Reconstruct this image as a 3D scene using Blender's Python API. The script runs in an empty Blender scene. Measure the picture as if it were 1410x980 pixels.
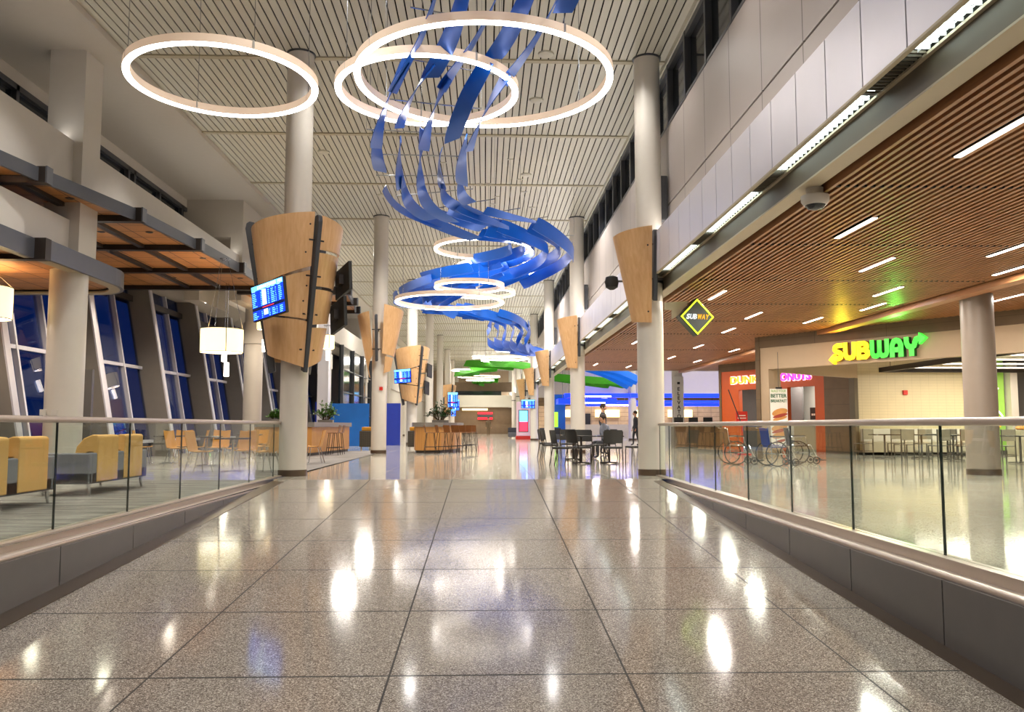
import bpy, math, random
from mathutils import Vector, Matrix
random.seed(4)
PI = math.pi
SC = bpy.context.scene
COL = SC.collection
sin, cos = math.sin, math.cos

# ------------------------------------------------------------------ materials
def lin(h):
    if isinstance(h, str):
        h = tuple(int(h[i:i+2], 16)/255 for i in (0, 2, 4))
    return tuple(c/12.92 if c <= .04045 else ((c+.055)/1.055)**2.4 for c in h) + (1,)

class NT:
    def __init__(s, name):
        s.m = bpy.data.materials.new(name); s.m.use_nodes = True
        s.t = s.m.node_tree; s.b = s.t.nodes['Principled BSDF']
    def n(s, typ, **k):
        nd = s.t.nodes.new(typ)
        for a, b in k.items():
            if a in nd.inputs: nd.inputs[a].default_value = b
            else: setattr(nd, a, b)
        return nd
    def l(s, a, b): s.t.links.new(a, b)
    def math(s, op, a, b=None, c=None):
        nd = s.t.nodes.new('ShaderNodeMath'); nd.operation = op
        for i, v in enumerate((a, b, c)):
            if v is None: continue
            if isinstance(v, (int, float)): nd.inputs[i].default_value = v
            else: s.l(v, nd.inputs[i])
        return nd.outputs[0]
    def mix(s, fac, a, b):
        nd = s.t.nodes.new('ShaderNodeMixRGB')
        for i, v in zip(('Fac', 'Color1', 'Color2'), (fac, a, b)):
            if isinstance(v, (int, float)): nd.inputs[i].default_value = v
            elif isinstance(v, tuple): nd.inputs[i].default_value = v
            else: s.l(v, nd.inputs[i])
        return nd.outputs[0]
    def set(s, **k):
        for a, b in k.items(): s.b.inputs[a.replace('_', ' ')].default_value = b

def mat(name, c, rough=.5, metal=0, var=.06, scale=6, emis=None, es=0, spec=.5, bump=0):
    w = NT(name); c = lin(c)
    w.set(Base_Color=c, Roughness=rough, Metallic=metal)
    w.b.inputs['Specular IOR Level'].default_value = spec
    tc = w.n('ShaderNodeTexCoord')
    no = w.n('ShaderNodeTexNoise', Scale=scale, Detail=3)
    w.l(tc.outputs['Object'], no.inputs['Vector'])
    if var:
        d = tuple(x*(1-var) for x in c[:3])+(1,); e = tuple(min(1, x*(1+var)) for x in c[:3])+(1,)
        w.l(w.mix(no.outputs['Fac'], d, e), w.b.inputs['Base Color'])
    if bump:
        bp = w.n('ShaderNodeBump', Strength=bump, Distance=.01)
        w.l(no.outputs['Fac'], bp.inputs['Height']); w.l(bp.outputs[0], w.b.inputs['Normal'])
    if emis:
        w.b.inputs['Emission Color'].default_value = lin(emis); w.b.inputs['Emission Strength'].default_value = es
    return w.m

def wood(name, c1, c2, rough=.4, axis=2, sc=1.0):
    w = NT(name); tc = w.n('ShaderNodeTexCoord'); mp = w.n('ShaderNodeMapping')
    s = [14*sc, 14*sc, 14*sc]; s[axis] = .7*sc; mp.inputs['Scale'].default_value = s
    w.l(tc.outputs['Object'], mp.inputs['Vector'])
    no = w.n('ShaderNodeTexNoise', Scale=1.6, Detail=6, Roughness=.6, Distortion=.4)
    w.l(mp.outputs[0], no.inputs['Vector'])
    rp = w.n('ShaderNodeValToRGB'); rp.color_ramp.elements[0].position = .3; rp.color_ramp.elements[1].position = .7
    rp.color_ramp.elements[0].color = lin(c1); rp.color_ramp.elements[1].color = lin(c2)
    w.l(no.outputs['Fac'], rp.inputs[0]); w.l(rp.outputs[0], w.b.inputs['Base Color'])
    w.set(Roughness=rough)
    return w.m

def grid_lines(w, coord, period, off, width):
    """1 on a joint line repeating along coord"""
    a = w.math('SUBTRACT', coord, off)
    a = w.math('WRAP', a, period/2, -period/2)
    a = w.math('ABSOLUTE', a)
    return w.math('LESS_THAN', a, width/2)

def terrazzo(name, base, light, dark, chip, rough, xj, yj, jc, jw=.008, big=.12, spec=.55):
    w = NT(name); tc = w.n('ShaderNodeTexCoord')
    sx = w.n('ShaderNodeSeparateXYZ'); w.l(tc.outputs['Object'], sx.inputs[0])
    v = w.n('ShaderNodeTexVoronoi', Scale=chip, Randomness=1.0); w.l(tc.outputs['Object'], v.inputs['Vector'])
    sc = w.n('ShaderNodeSeparateColor'); w.l(v.outputs['Color'], sc.inputs[0])
    rp = w.n('ShaderNodeValToRGB'); cr = rp.color_ramp; cr.interpolation = 'CONSTANT'
    cr.elements[0].position = 0; cr.elements[0].color = lin(dark)
    cr.elements[1].position = .22; cr.elements[1].color = lin(base)
    e = cr.elements.new(.62); e.color = tuple((a*.62+b*.38) for a, b in zip(lin(base), lin(light)))
    e = cr.elements.new(.86); e.color = lin(light)
    w.l(sc.outputs[0], rp.inputs[0])
    no = w.n('ShaderNodeTexNoise', Scale=.7, Detail=4); w.l(tc.outputs['Object'], no.inputs['Vector'])
    f = w.math('MULTIPLY_ADD', no.outputs['Fac'], big*2, 1-big)
    hs = w.n('ShaderNodeHueSaturation'); w.l(f, hs.inputs['Value']); w.l(rp.outputs[0], hs.inputs['Color'])
    col = hs.outputs[0]
    j = w.math('MAXIMUM', grid_lines(w, sx.outputs[0], xj[0], xj[1], jw*1.7), grid_lines(w, sx.outputs[1], yj[0], yj[1], jw*2.8))
    col = w.mix(j, col, lin(jc))
    w.l(col, w.b.inputs['Base Color'])
    rn = w.n('ShaderNodeTexNoise', Scale=2.2, Detail=3); w.l(tc.outputs['Object'], rn.inputs['Vector'])
    r = w.math('MULTIPLY_ADD', rn.outputs['Fac'], rough*.7, rough*.65)
    w.l(w.math('MAXIMUM', r, w.math('MULTIPLY', j, .7)), w.b.inputs['Roughness'])
    w.b.inputs['Specular IOR Level'].default_value = spec
    return w.m

def tiles(name, c, jc, px, pz, jw, rough=.5, coords=('X', 'Z'), var=.05, off=(0, 0)):
    w = NT(name); tc = w.n('ShaderNodeTexCoord'); sx = w.n('ShaderNodeSeparateXYZ'); w.l(tc.outputs['Object'], sx.inputs[0])
    a, b = sx.outputs[coords[0]], sx.outputs[coords[1]]
    j = w.math('MAXIMUM', grid_lines(w, a, px, off[0], jw), grid_lines(w, b, pz, off[1], jw))
    no = w.n('ShaderNodeTexNoise', Scale=3, Detail=5); w.l(tc.outputs['Object'], no.inputs['Vector'])
    lc = lin(c)
    base = w.mix(no.outputs['Fac'], tuple(x*(1-var*2) for x in lc[:3])+(1,), tuple(x*(1+var*2) for x in lc[:3])+(1,))
    w.l(w.mix(j, base, lin(jc)), w.b.inputs['Base Color']); w.set(Roughness=rough)
    return w.m

def emit(name, c, s):
    w = NT(name); w.set(Base_Color=lin(c), Roughness=.4)
    w.b.inputs['Emission Color'].default_value = lin(c); w.b.inputs['Emission Strength'].default_value = s
    return w.m

def glass(name, tint, rough=0.0, refl=1.0):
    w = NT(name); w.t.nodes.remove(w.b)
    out = [n for n in w.t.nodes if n.type == 'OUTPUT_MATERIAL'][0]
    tr = w.n('ShaderNodeBsdfTransparent', Color=lin(tint)); gl = w.n('ShaderNodeBsdfGlossy', Roughness=rough)
    gl.inputs['Color'].default_value = (refl, refl, refl, 1)
    ge = w.n('ShaderNodeNewGeometry'); dp = w.t.nodes.new('ShaderNodeVectorMath'); dp.operation = 'DOT_PRODUCT'
    w.l(ge.outputs['Incoming'], dp.inputs[0]); w.l(ge.outputs['Normal'], dp.inputs[1])
    cs = w.math('SUBTRACT', 1.0, w.math('ABSOLUTE', dp.outputs['Value']))
    mx = w.n('ShaderNodeMixShader')     # Schlick reflectance, the same from both faces
    w.l(w.math('MULTIPLY_ADD', w.math('POWER', cs, 5.0), .5, .035), mx.inputs[0]); w.l(tr.outputs[0], mx.inputs[1]); w.l(gl.outputs[0], mx.inputs[2]); w.l(mx.outputs[0], out.inputs[0])
    return w.m

M = {}
M['ramp'] = terrazzo('ramp_terrazzo', '7f766e', 'bdb5aa', '5e554e', 150, .10, (1.527, -.61), (1.495, 5.57), '2a2623', spec=.3)
M['terrazzo'] = terrazzo('cream_terrazzo', 'c4beae', 'dcd7c8', 'a8a192', 110, .085, (1.527, -.61), (1.495, 5.57), '8c8574', .005, .08)
def carpet():
    w = NT('carpet'); tc = w.n('ShaderNodeTexCoord'); mp = w.n('ShaderNodeMapping'); mp.inputs['Scale'].default_value = (.9, 5.5, 1)
    w.l(tc.outputs['Object'], mp.inputs['Vector']); no = w.n('ShaderNodeTexNoise', Scale=1.1, Detail=5, Roughness=.65); w.l(mp.outputs[0], no.inputs['Vector'])
    rp = w.n('ShaderNodeValToRGB'); rp.color_ramp.elements[0].position = .38; rp.color_ramp.elements[1].position = .62
    rp.color_ramp.elements[0].color = lin('5d5854'); rp.color_ramp.elements[1].color = lin('8f8983')
    w.l(no.outputs['Fac'], rp.inputs[0]); w.l(rp.outputs[0], w.b.inputs['Base Color']); w.set(Roughness=.75)
    return w.m
M['carpet'] = carpet()
M['white'] = mat('white_paint', 'cfc9c0', .55, var=.03)
M['column'] = mat('column_paint', 'd2cbc0', .32, var=.03)
M['plaster'] = mat('plaster', 'c4bcb0', .8, var=.03)
M['wallpanel'] = tiles('wall_panel', 'a09690', '4f4a46', 1.52, 60, .025, .45, ('Y', 'Z'), .02, (.4, 30))
M['slat'] = mat('ceiling_slat', 'c9c5b6', .45, var=.04, scale=2)
M['rail_beige'] = mat('ceiling_rail', 'b3a98f', .5)
M['black'] = mat('plenum_black', '15130f', .9, var=0)
M['alu'] = mat('brushed_aluminium', 'e2e0e8', .4, .45, var=.05, scale=1)
M['steel'] = mat('stainless_steel', 'c4b6aa', .32, .7, var=.08, scale=3)
M['steel_b'] = mat('brown_steel', '7a6a5c', .3, .9, var=.1, scale=3)
M['chrome'] = mat('chrome', 'd6d8da', .12, 1, var=0)
M['panelgrey'] = mat('grey_stone_panel', '63605f', .25, var=.05)
M['darkgrey'] = mat('dark_grey_metal', '4b4c50', .4, .3)
M['steelgrey'] = mat('canopy_grey', '5d5f65', .35, .4)
M['darkbrown'] = mat('dark_brown_steel', '2f2723', .4, .2)
M['olive'] = mat('olive_soffit', '62594a', .5)
M['olive_l'] = mat('light_soffit', 'b8ac92', .5)
M['slatwood'] = wood('slat_wood', '8e5e3a', 'b27c4e', .45, 1)
M['deepwood'] = mat('deep_brown', '1c100a', .9)
M['maple'] = wood('maple_veneer', 'd2a26e', 'e2b888', .35, 2, .8)
M['oak'] = wood('oak_counter', 'b07a3e', 'c8924f', .4, 2)
M['panelwood'] = tiles('canopy_wood_panel', 'bf8650', '4a2b18', .61, .61, .025, .45, ('X', 'Y'), .12)
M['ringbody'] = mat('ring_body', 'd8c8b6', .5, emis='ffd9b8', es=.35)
M['ringlight'] = emit('ring_light', 'fff6ec', 14)
M['tube'] = emit('linear_light', 'ffe9d2', 9)
M['strip'] = emit('strip_lens', 'fff2e2', 3)
M['cool'] = emit('cool_tube', 'eefff4', 7)
M['shade'] = emit('lamp_shade', 'ffe7ae', 1.5)
M['lamp'] = emit('lamp_bulb', 'fff0e0', 9)
M['spot'] = emit('downlight_lens', 'fff0d8', 6)
M['blue'] = mat('blue_ribbon', '0f5cc4', .3, .2, var=.15, scale=1.5)
M['green'] = mat('green_ribbon', '3f9a1e', .35, .1, var=.15)
M['silver'] = mat('silver_rod', 'b9bcc2', .25, 1, var=0)
M['bluewall'] = mat('blue_partition', '1763b5', .3, var=.2, scale=2)
M['navy'] = mat('navy_partition', '23389a', .3, var=.1)
M['yellow'] = mat('yellow_upholstery', 'e6b266', .7, bump=.1, scale=60)
M['ychair'] = mat('yellow_chair', 'c98a1c', .4)
M['sofagrey'] = mat('grey_upholstery', '7c7c84', .75)
M['mesh'] = mat('black_mesh_fabric', '2b2a28', .6)
M['tabletop'] = mat('dark_table_top', '2c2a28', .25)
M['wicker'] = tiles('wicker', '4d4436', '241e17', .05, .05, .015, .7)
M['beigechair'] = mat('beige_laminate', 'a8a08e', .45)
M['greymetal'] = mat('grey_metal_leg', '77736b', .35, .7)
M['subyellow'] = emit('sign_yellow', 'ffd81e', 2.0)
M['subgreen'] = emit('sign_green', '3fe23a', 1.6)
M['signside_y'] = mat('sign_side_ochre', 'b07a10', .5)
M['signside_g'] = mat('sign_side_green', '145c22', .5)
M['neon'] = emit('neon_lime', 'dcff28', 4)
M['signblack'] = mat('sign_face', '2c332c', .3)
M['subwhite'] = emit('sign_white', 'd8e0e8', .8)
M['suborange'] = emit('sign_amber', 'e0a820', .9)
M['tan'] = mat('tan_wall', 'bba488', .6, var=.03)
M['brownstone'] = tiles('brown_stone', '6b5842', '4c3f30', 1.2, .6, .01, .6, ('X', 'Z'), .1)
M['cream_tile'] = tiles('cream_brick_tile', 'd8c9a4', 'c2b390', .3, .1, .008, .35, ('X', 'Z'), .03)
M['greenwall'] = mat('lime_wall', '9bd05a', .5)
M['orange'] = mat('orange_panel', 'c2551f', .4)
M['sign_o'] = emit('sign_orange', 'ff8a1e', 2.0)
M['sign_p'] = emit('sign_magenta', 'f02be0', 2.0)
M['sign_w'] = emit('sign_halo_white', 'fff0f4', .85)
M['red'] = mat('red_board', 'c8291c', .45)
M['redlight'] = emit('red_glow', 'e02030', 1.5)
M['paper'] = mat('white_print', 'e6e2d8', .6)
M['bread'] = mat('bread_print', 'c98d4a', .7, var=.25, scale=8)
M['meat'] = mat('meat_print', '9c3a2a', .7, var=.3, scale=15)
M['lettergreen'] = mat('green_print', '1f5a35', .6)
M['limeprint'] = mat('lime_print', '7fae4a', .6)
M['blackprint'] = mat('black_print', '1b1a18', .6)
M['rubber'] = mat('tyre_rubber', '232323', .6)
M['bluecloth'] = mat('blue_vinyl', '20409a', .5)
M['browncloth'] = mat('brown_vinyl', '6b4a26', .6)
M['leaf'] = mat('leaf_green', '4f7a2a', .5, var=.4, scale=12)
M['leaf_d'] = mat('leaf_dark', '2c5226', .5, var=.4, scale=12)
M['stem'] = mat('stem_brown', '4d3a22', .8)
M['counter'] = mat('grey_countertop', '7a746c', .3)
M['screenblue'] = emit('screen_blue', '0a3cf0', 1.6)
M['screennavy'] = emit('screen_navy', '081a4a', .6)
M['screencyan'] = emit('screen_cyan', '68c4ff', 1.8)
M['screenwhite'] = emit('screen_white', 'c8f4ff', 1.8)
M['screenred'] = emit('screen_red', 'e8304a', 1.6)
M['screenlime'] = emit('screen_lime', '9ae030', 1.4)
M['bluelight'] = emit('blue_band_light', '1030f0', 2.2)
M['skyglass'] = glass('window_glass', 'b8c4e0', .0)
M['fin'] = mat('window_fin', '807a74', .45)
M['taupe'] = mat('taupe_column', '8f8276', .4)
M['glass'] = glass('railing_glass', 'f3f9f5', .0)
M['glassedge'] = mat('glass_edge', '1c2b28', .3)
M['darkglass'] = mat('dark_window_glass', '1b2026', .08, var=.02)
M['skin'] = mat('skin', 'b98a6c', .6)
M['hair'] = mat('hair', '2a1d15', .7)
M['darkcloth'] = mat('dark_clothing', '2b2c33', .8)
M['greycloth'] = mat('grey_clothing', '7b7f8c', .8)
M['olivecloth'] = mat('olive_clothing', '6b5a44', .8)
M['warmstone'] = tiles('warm_stone', 'b79b76', '7c654a', 1.1, .35, .03, .6, ('X', 'Z'), .15)
M['outside'] = mat('night_apron', '0a1026', .8)
M['magenta'] = mat('pink_white_casing', 'e0c0cc', .4)

# ------------------------------------------------------------------ mesh builder
class MB:
    def __init__(s): s.v = []; s.f = []; s.m = []
    def add(s, vs, fs, m=0):
        o = len(s.v); s.v += [tuple(p) for p in vs]; s.f += [tuple(i+o for i in f) for f in fs]; s.m += [m]*len(fs); return s
    def box(s, x0, x1, y0, y1, z0, z1, m=0):
        return s.add([(x0,y0,z0),(x1,y0,z0),(x1,y1,z0),(x0,y1,z0),(x0,y0,z1),(x1,y0,z1),(x1,y1,z1),(x0,y1,z1)],
                     [(0,3,2,1),(4,5,6,7),(0,1,5,4),(1,2,6,5),(2,3,7,6),(3,0,4,7)], m)
    def hexa(s, p, m=0):   # 8 points: bottom 4 ccw, top 4 ccw
        return s.add(p, [(0,3,2,1),(4,5,6,7),(0,1,5,4),(1,2,6,5),(2,3,7,6),(3,0,4,7)], m)
    def bar(s, a, b, w, h, m=0, up=(0,0,1)):
        a = Vector(a); b = Vector(b); d = (b-a).normalized(); u = Vector(up)
        if abs(d.dot(u)) > .98: u = Vector((0,1,0))
        r = d.cross(u).normalized(); u = r.cross(d)
        r *= w/2; u *= h/2
        return s.hexa([a-r-u, a+r-u, b+r-u, b-r-u, a-r+u, a+r+u, b+r+u, b-r+u], m)
    def tube(s, path, r, n=8, m=0, closed=False):
        P = [Vector(p) for p in path]; N = len(P); vs = []; prev = None
        for i, p in enumerate(P):
            if closed: t = P[(i+1) % N]-P[i-1]
            else: t = P[min(i+1, N-1)]-P[max(i-1, 0)]
            t.normalize()
            ref = prev if prev is not None else (Vector((0,0,1)) if abs(t.z) < .9 else Vector((1,0,0)))
            a = (ref-t*ref.dot(t)).normalized(); prev = a; b = t.cross(a)
            rr = r[i] if isinstance(r, (list, tuple)) else r
            for k in range(n): vs.append(p+a*rr*cos(2*PI*k/n)+b*rr*sin(2*PI*k/n))
        fs = []
        for i in range(N if closed else N-1):
            j = (i+1) % N
            for k in range(n): fs.append((i*n+k, i*n+(k+1) % n, j*n+(k+1) % n, j*n+k))
        if not closed: fs += [tuple(range(n))[::-1], tuple((N-1)*n+k for k in range(n))]
        return s.add(vs, fs, m)
    def lathe(s, prof, c=(0,0,0), n=32, m=0, cap=True):
        vs = []; fs = []
        for r, z in prof:
            for k in range(n): vs.append((c[0]+r*cos(2*PI*k/n), c[1]+r*sin(2*PI*k/n), c[2]+z))
        for i in range(len(prof)-1):
            for k in range(n): fs.append((i*n+k, i*n+(k+1) % n, (i+1)*n+(k+1) % n, (i+1)*n+k))
        if cap: fs += [tuple(range(n))[::-1], tuple((len(prof)-1)*n+k for k in range(n))]
        return s.add(vs, fs, m)
    def ring(s, prof, R, c=(0,0,0), n=96, m=0, ms=None):   # closed cross-section (dr, z) swept round
        q = len(prof); vs = [(c[0]+(R+d)*cos(2*PI*k/n), c[1]+(R+d)*sin(2*PI*k/n), c[2]+z) for k in range(n) for d, z in prof]
        for j in range(q):
            s_f = [(k*q+j, ((k+1) % n)*q+j, ((k+1) % n)*q+(j+1) % q, k*q+(j+1) % q) for k in range(n)]
            if j == 0: s.add(vs, s_f, (ms or [m]*q)[j]); base = len(s.v)-len(vs)
            else:
                s.f += [tuple(i+base for i in f) for f in s_f]; s.m += [(ms or [m]*q)[j]]*n
        return s
    def prism(s, pts, z0, z1, m=0):    # polygon in XY extruded in Z
        n = len(pts); vs = [(x, y, z0) for x, y in pts]+[(x, y, z1) for x, y in pts]
        return s.add(vs, [tuple(range(n))[::-1], tuple(range(n, 2*n))]+[(i, (i+1) % n, n+(i+1) % n, n+i) for i in range(n)], m)
    def plate(s, pts, o, ex, ey, d, m=0):   # polygon in plane (ex,ey) at o extruded by d along normal ex x ey
        o = Vector(o); ex = Vector(ex); ey = Vector(ey); nn = ex.cross(ey).normalized()*d; n = len(pts)
        a = [o+ex*x+ey*y for x, y in pts]
        return s.add(a+[p+nn for p in a], [tuple(range(n))[::-1], tuple(range(n, 2*n))]+[(i, (i+1) % n, n+(i+1) % n, n+i) for i in range(n)], m)
    def grid(s, fn, nu, nv, m=0):
        vs = [fn(i/nu, j/nv) for i in range(nu+1) for j in range(nv+1)]
        return s.add(vs, [(i*(nv+1)+j, (i+1)*(nv+1)+j, (i+1)*(nv+1)+j+1, i*(nv+1)+j+1) for i in range(nu) for j in range(nv)], m)
    def shell(s, fn, nu, nv, m=0):   # fn(u,v,side) side 0/1, closed thick sheet
        o = len(s.v); W = nv+1
        for side in (0, 1):
            for i in range(nu+1):
                for j in range(nv+1): s.v.append(tuple(fn(i/nu, j/nv, side)))
        K = (nu+1)*W; F = []
        for i in range(nu):
            for j in range(nv):
                a, b, c, d = i*W+j, (i+1)*W+j, (i+1)*W+j+1, i*W+j+1
                F += [(a, b, c, d), (K+d, K+c, K+b, K+a)]
        for i in range(nu):
            a, b = i*W, (i+1)*W; F.append((a, K+a, K+b, b)); a += nv; b += nv; F.append((b, K+b, K+a, a))
        for j in range(nv):
            F.append((j+1, K+j+1, K+j, j)); a = nu*W+j; F.append((a, K+a, K+a+1, a+1))
        s.f += [tuple(i+o for i in f) for f in F]; s.m += [m]*len(F); return s
    def ball(s, c, r, n=10, m=0, sx=1, sy=1, sz=1):
        vs = []; fs = []
        for i in range(n+1):
            t = PI*i/n
            for k in range(n*2): vs.append((c[0]+r*sx*sin(t)*cos(PI*k/n), c[1]+r*sy*sin(t)*sin(PI*k/n), c[2]+r*sz*cos(t)))
        for i in range(n):
            for k in range(n*2): fs.append((i*2*n+k, (i+1)*2*n+k, (i+1)*2*n+(k+1) % (2*n), i*2*n+(k+1) % (2*n)))
        return s.add(vs, fs, m)
    def build(s, name, mats, parent=None, smooth=False, bev=0, sharp=40):
        if not isinstance(mats, (list, tuple)): mats = [mats]
        if parent is None:
            xs = [p[0] for p in s.v]; ys = [p[1] for p in s.v]; zs = [p[2] for p in s.v]
            o = Vector(((min(xs)+max(xs))/2, (min(ys)+max(ys))/2, min(zs)))
            loc = o
        else: o = Vector(parent['_w']); loc = Vector((0,0,0))
        me = bpy.data.meshes.new(name)
        me.from_pydata([tuple(Vector(p)-o) for p in s.v], [], s.f)
        for m in mats: me.materials.append(M[m] if isinstance(m, str) else m)
        me.polygons.foreach_set('material_index', s.m)
        if smooth:
            me.polygons.foreach_set('use_smooth', [True]*len(s.f))
            try: me.set_sharp_from_angle(angle=math.radians(sharp))
            except Exception: pass
        me.update()
        ob = bpy.data.objects.new(name, me); COL.objects.link(ob); ob.location = loc
        ob['_w'] = tuple(o)
        if parent: ob.parent = parent
        if bev:
            b = ob.modifiers.new('bevel', 'BEVEL'); b.width = bev; b.segments = 2; b.limit_method = 'ANGLE'
        return ob

def tag(o, label=None, cat=None, group=None, kind=None):
    if label: o['label'] = label
    if cat: o['category'] = cat
    if group: o['group'] = group
    if kind: o['kind'] = kind
    return o
def thing(name, label, cat, loc=(0,0,0), group=None, rot=0):
    o = bpy.data.objects.new(name, None); COL.objects.link(o); o.location = loc
    o['_w'] = tuple(loc); o.rotation_euler.z = rot; o.empty_display_size = .2
    return tag(o, label, cat, group)
def proto(name, cat, group):       # things authored about the origin
    return thing(name, '', cat, (0,0,0), group)
def copy_tree(o, parent=None):
    c = o.copy(); COL.objects.link(c); c.parent = parent
    for ch in list(o.children): copy_tree(ch, c)
    return c
USED = set()
def place(pr, loc, rz, label, group=None, sc=None):
    o = pr if pr.name not in USED else copy_tree(pr)
    USED.add(pr.name); USED.add(o.name) if o is pr else None
    o.location = loc; o.rotation_euler.z = rz; o['label'] = label
    if group: o['group'] = group
    if sc: o.scale = (sc, sc, sc)
    return o
def struct(mb, name, mats, parent=None, **k):
    o = mb.build(name, mats, parent, **k)
    if parent is None: o['kind'] = 'structure'
    return o
NUM = ['first', 'second', 'third', 'fourth', 'fifth', 'sixth', 'seventh', 'eighth', 'ninth', 'tenth', 'eleventh', 'twelfth', 'thirteenth', 'fourteenth', 'fifteenth', 'sixteenth', 'seventeenth', 'eighteenth', 'nineteenth', 'twentieth']

def text_geo(txt, size, depth, bold=0, spacing=1.0):
    cu = bpy.data.curves.new('t', 'FONT'); cu.body = txt; cu.size = size; cu.extrude = depth/2; cu.offset = bold
    cu.space_character = spacing; cu.resolution_u = 3
    ob = bpy.data.objects.new('t', cu); COL.objects.link(ob)
    dg = bpy.context.evaluated_depsgraph_get(); ev = ob.evaluated_get(dg); me = ev.to_mesh()
    vs = [tuple(v.co) for v in me.vertices]; fs = [tuple(p.vertices) for p in me.polygons]
    ev.to_mesh_clear(); bpy.data.objects.remove(ob); bpy.data.curves.remove(cu)
    return vs, fs
def add_text(mb, txt, o, ex, ey, size, depth, m=0, bold=0, width=None, center=False, spacing=1.0):
    vs, fs = text_geo(txt, size, depth, bold, spacing)
    if not vs: return
    x0 = min(v[0] for v in vs); x1 = max(v[0] for v in vs)
    k = (width/(x1-x0)) if width else 1
    o = Vector(o); ex = Vector(ex); ey = Vector(ey); ez = ex.cross(ey)
    sh = (x1-x0)*k/2 if center else 0
    mb.add([o+ex*((v[0]-x0)*k-sh)+ey*v[1]+ez*v[2] for v in vs], fs, m)

def ramp_z(y): return -(15.9-y)*.0578 if y < 15.9 else 0.

# ------------------------------------------------------------------ camera
cam = bpy.data.cameras.new('camera'); co = bpy.data.objects.new('camera', cam); COL.objects.link(co)
f = 1160.; pitch = math.atan(96/f); yaw = math.atan(37/f*cos(pitch))
cam.sensor_width = 36; cam.lens = f/1410*36; cam.clip_start = .05; cam.clip_end = 500
co.location = (0, 0, 1.0); co.rotation_euler = (PI/2+pitch, 0, -yaw); SC.camera = co

# ------------------------------------------------------------------ floor, ramp and low side walls
YE = 122
mb = MB(); mb.add([(-3.9,-9,ramp_z(-9)),(3.3,-9,ramp_z(-9)),(3.3,15.9,0),(-3.9,15.9,0)], [(0,1,2,3)]); rf = struct(mb, 'floor', 'ramp'); 
rf.data.transform(Matrix.Translation(rf.location)); rf.location = (0,0,0)
mb = MB(); mb.add([(-3.95,15.9,0),(3.45,15.9,0),(3.45,YE,0),(-3.95,YE,0)], [(0,1,2,3)])
mb.add([(3.45,-9,0),(26,-9,0),(26,YE,0),(3.45,YE,0)], [(0,1,2,3)])
mb.add([(-14,34,0),(-3.95,34,0),(-3.95,YE,0),(-14,YE,0)], [(0,1,2,3)])
uf = struct(mb, 'floor', 'terrazzo'); uf.data.transform(Matrix.Translation(uf.location)); uf.location = (0,0,0)
mb = MB(); mb.add([(-14,-9,0),(-4.0,-9,0),(-4.0,17.0,0),(-14,17.0,0)], [(0,1,2,3)])
mb.add([(-14,17.0,0),(-3.82,17.0,0),(-3.95,34,0),(-14,34,0)], [(0,1,2,3)])
struct(mb, 'floor', 'carpet')
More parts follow.
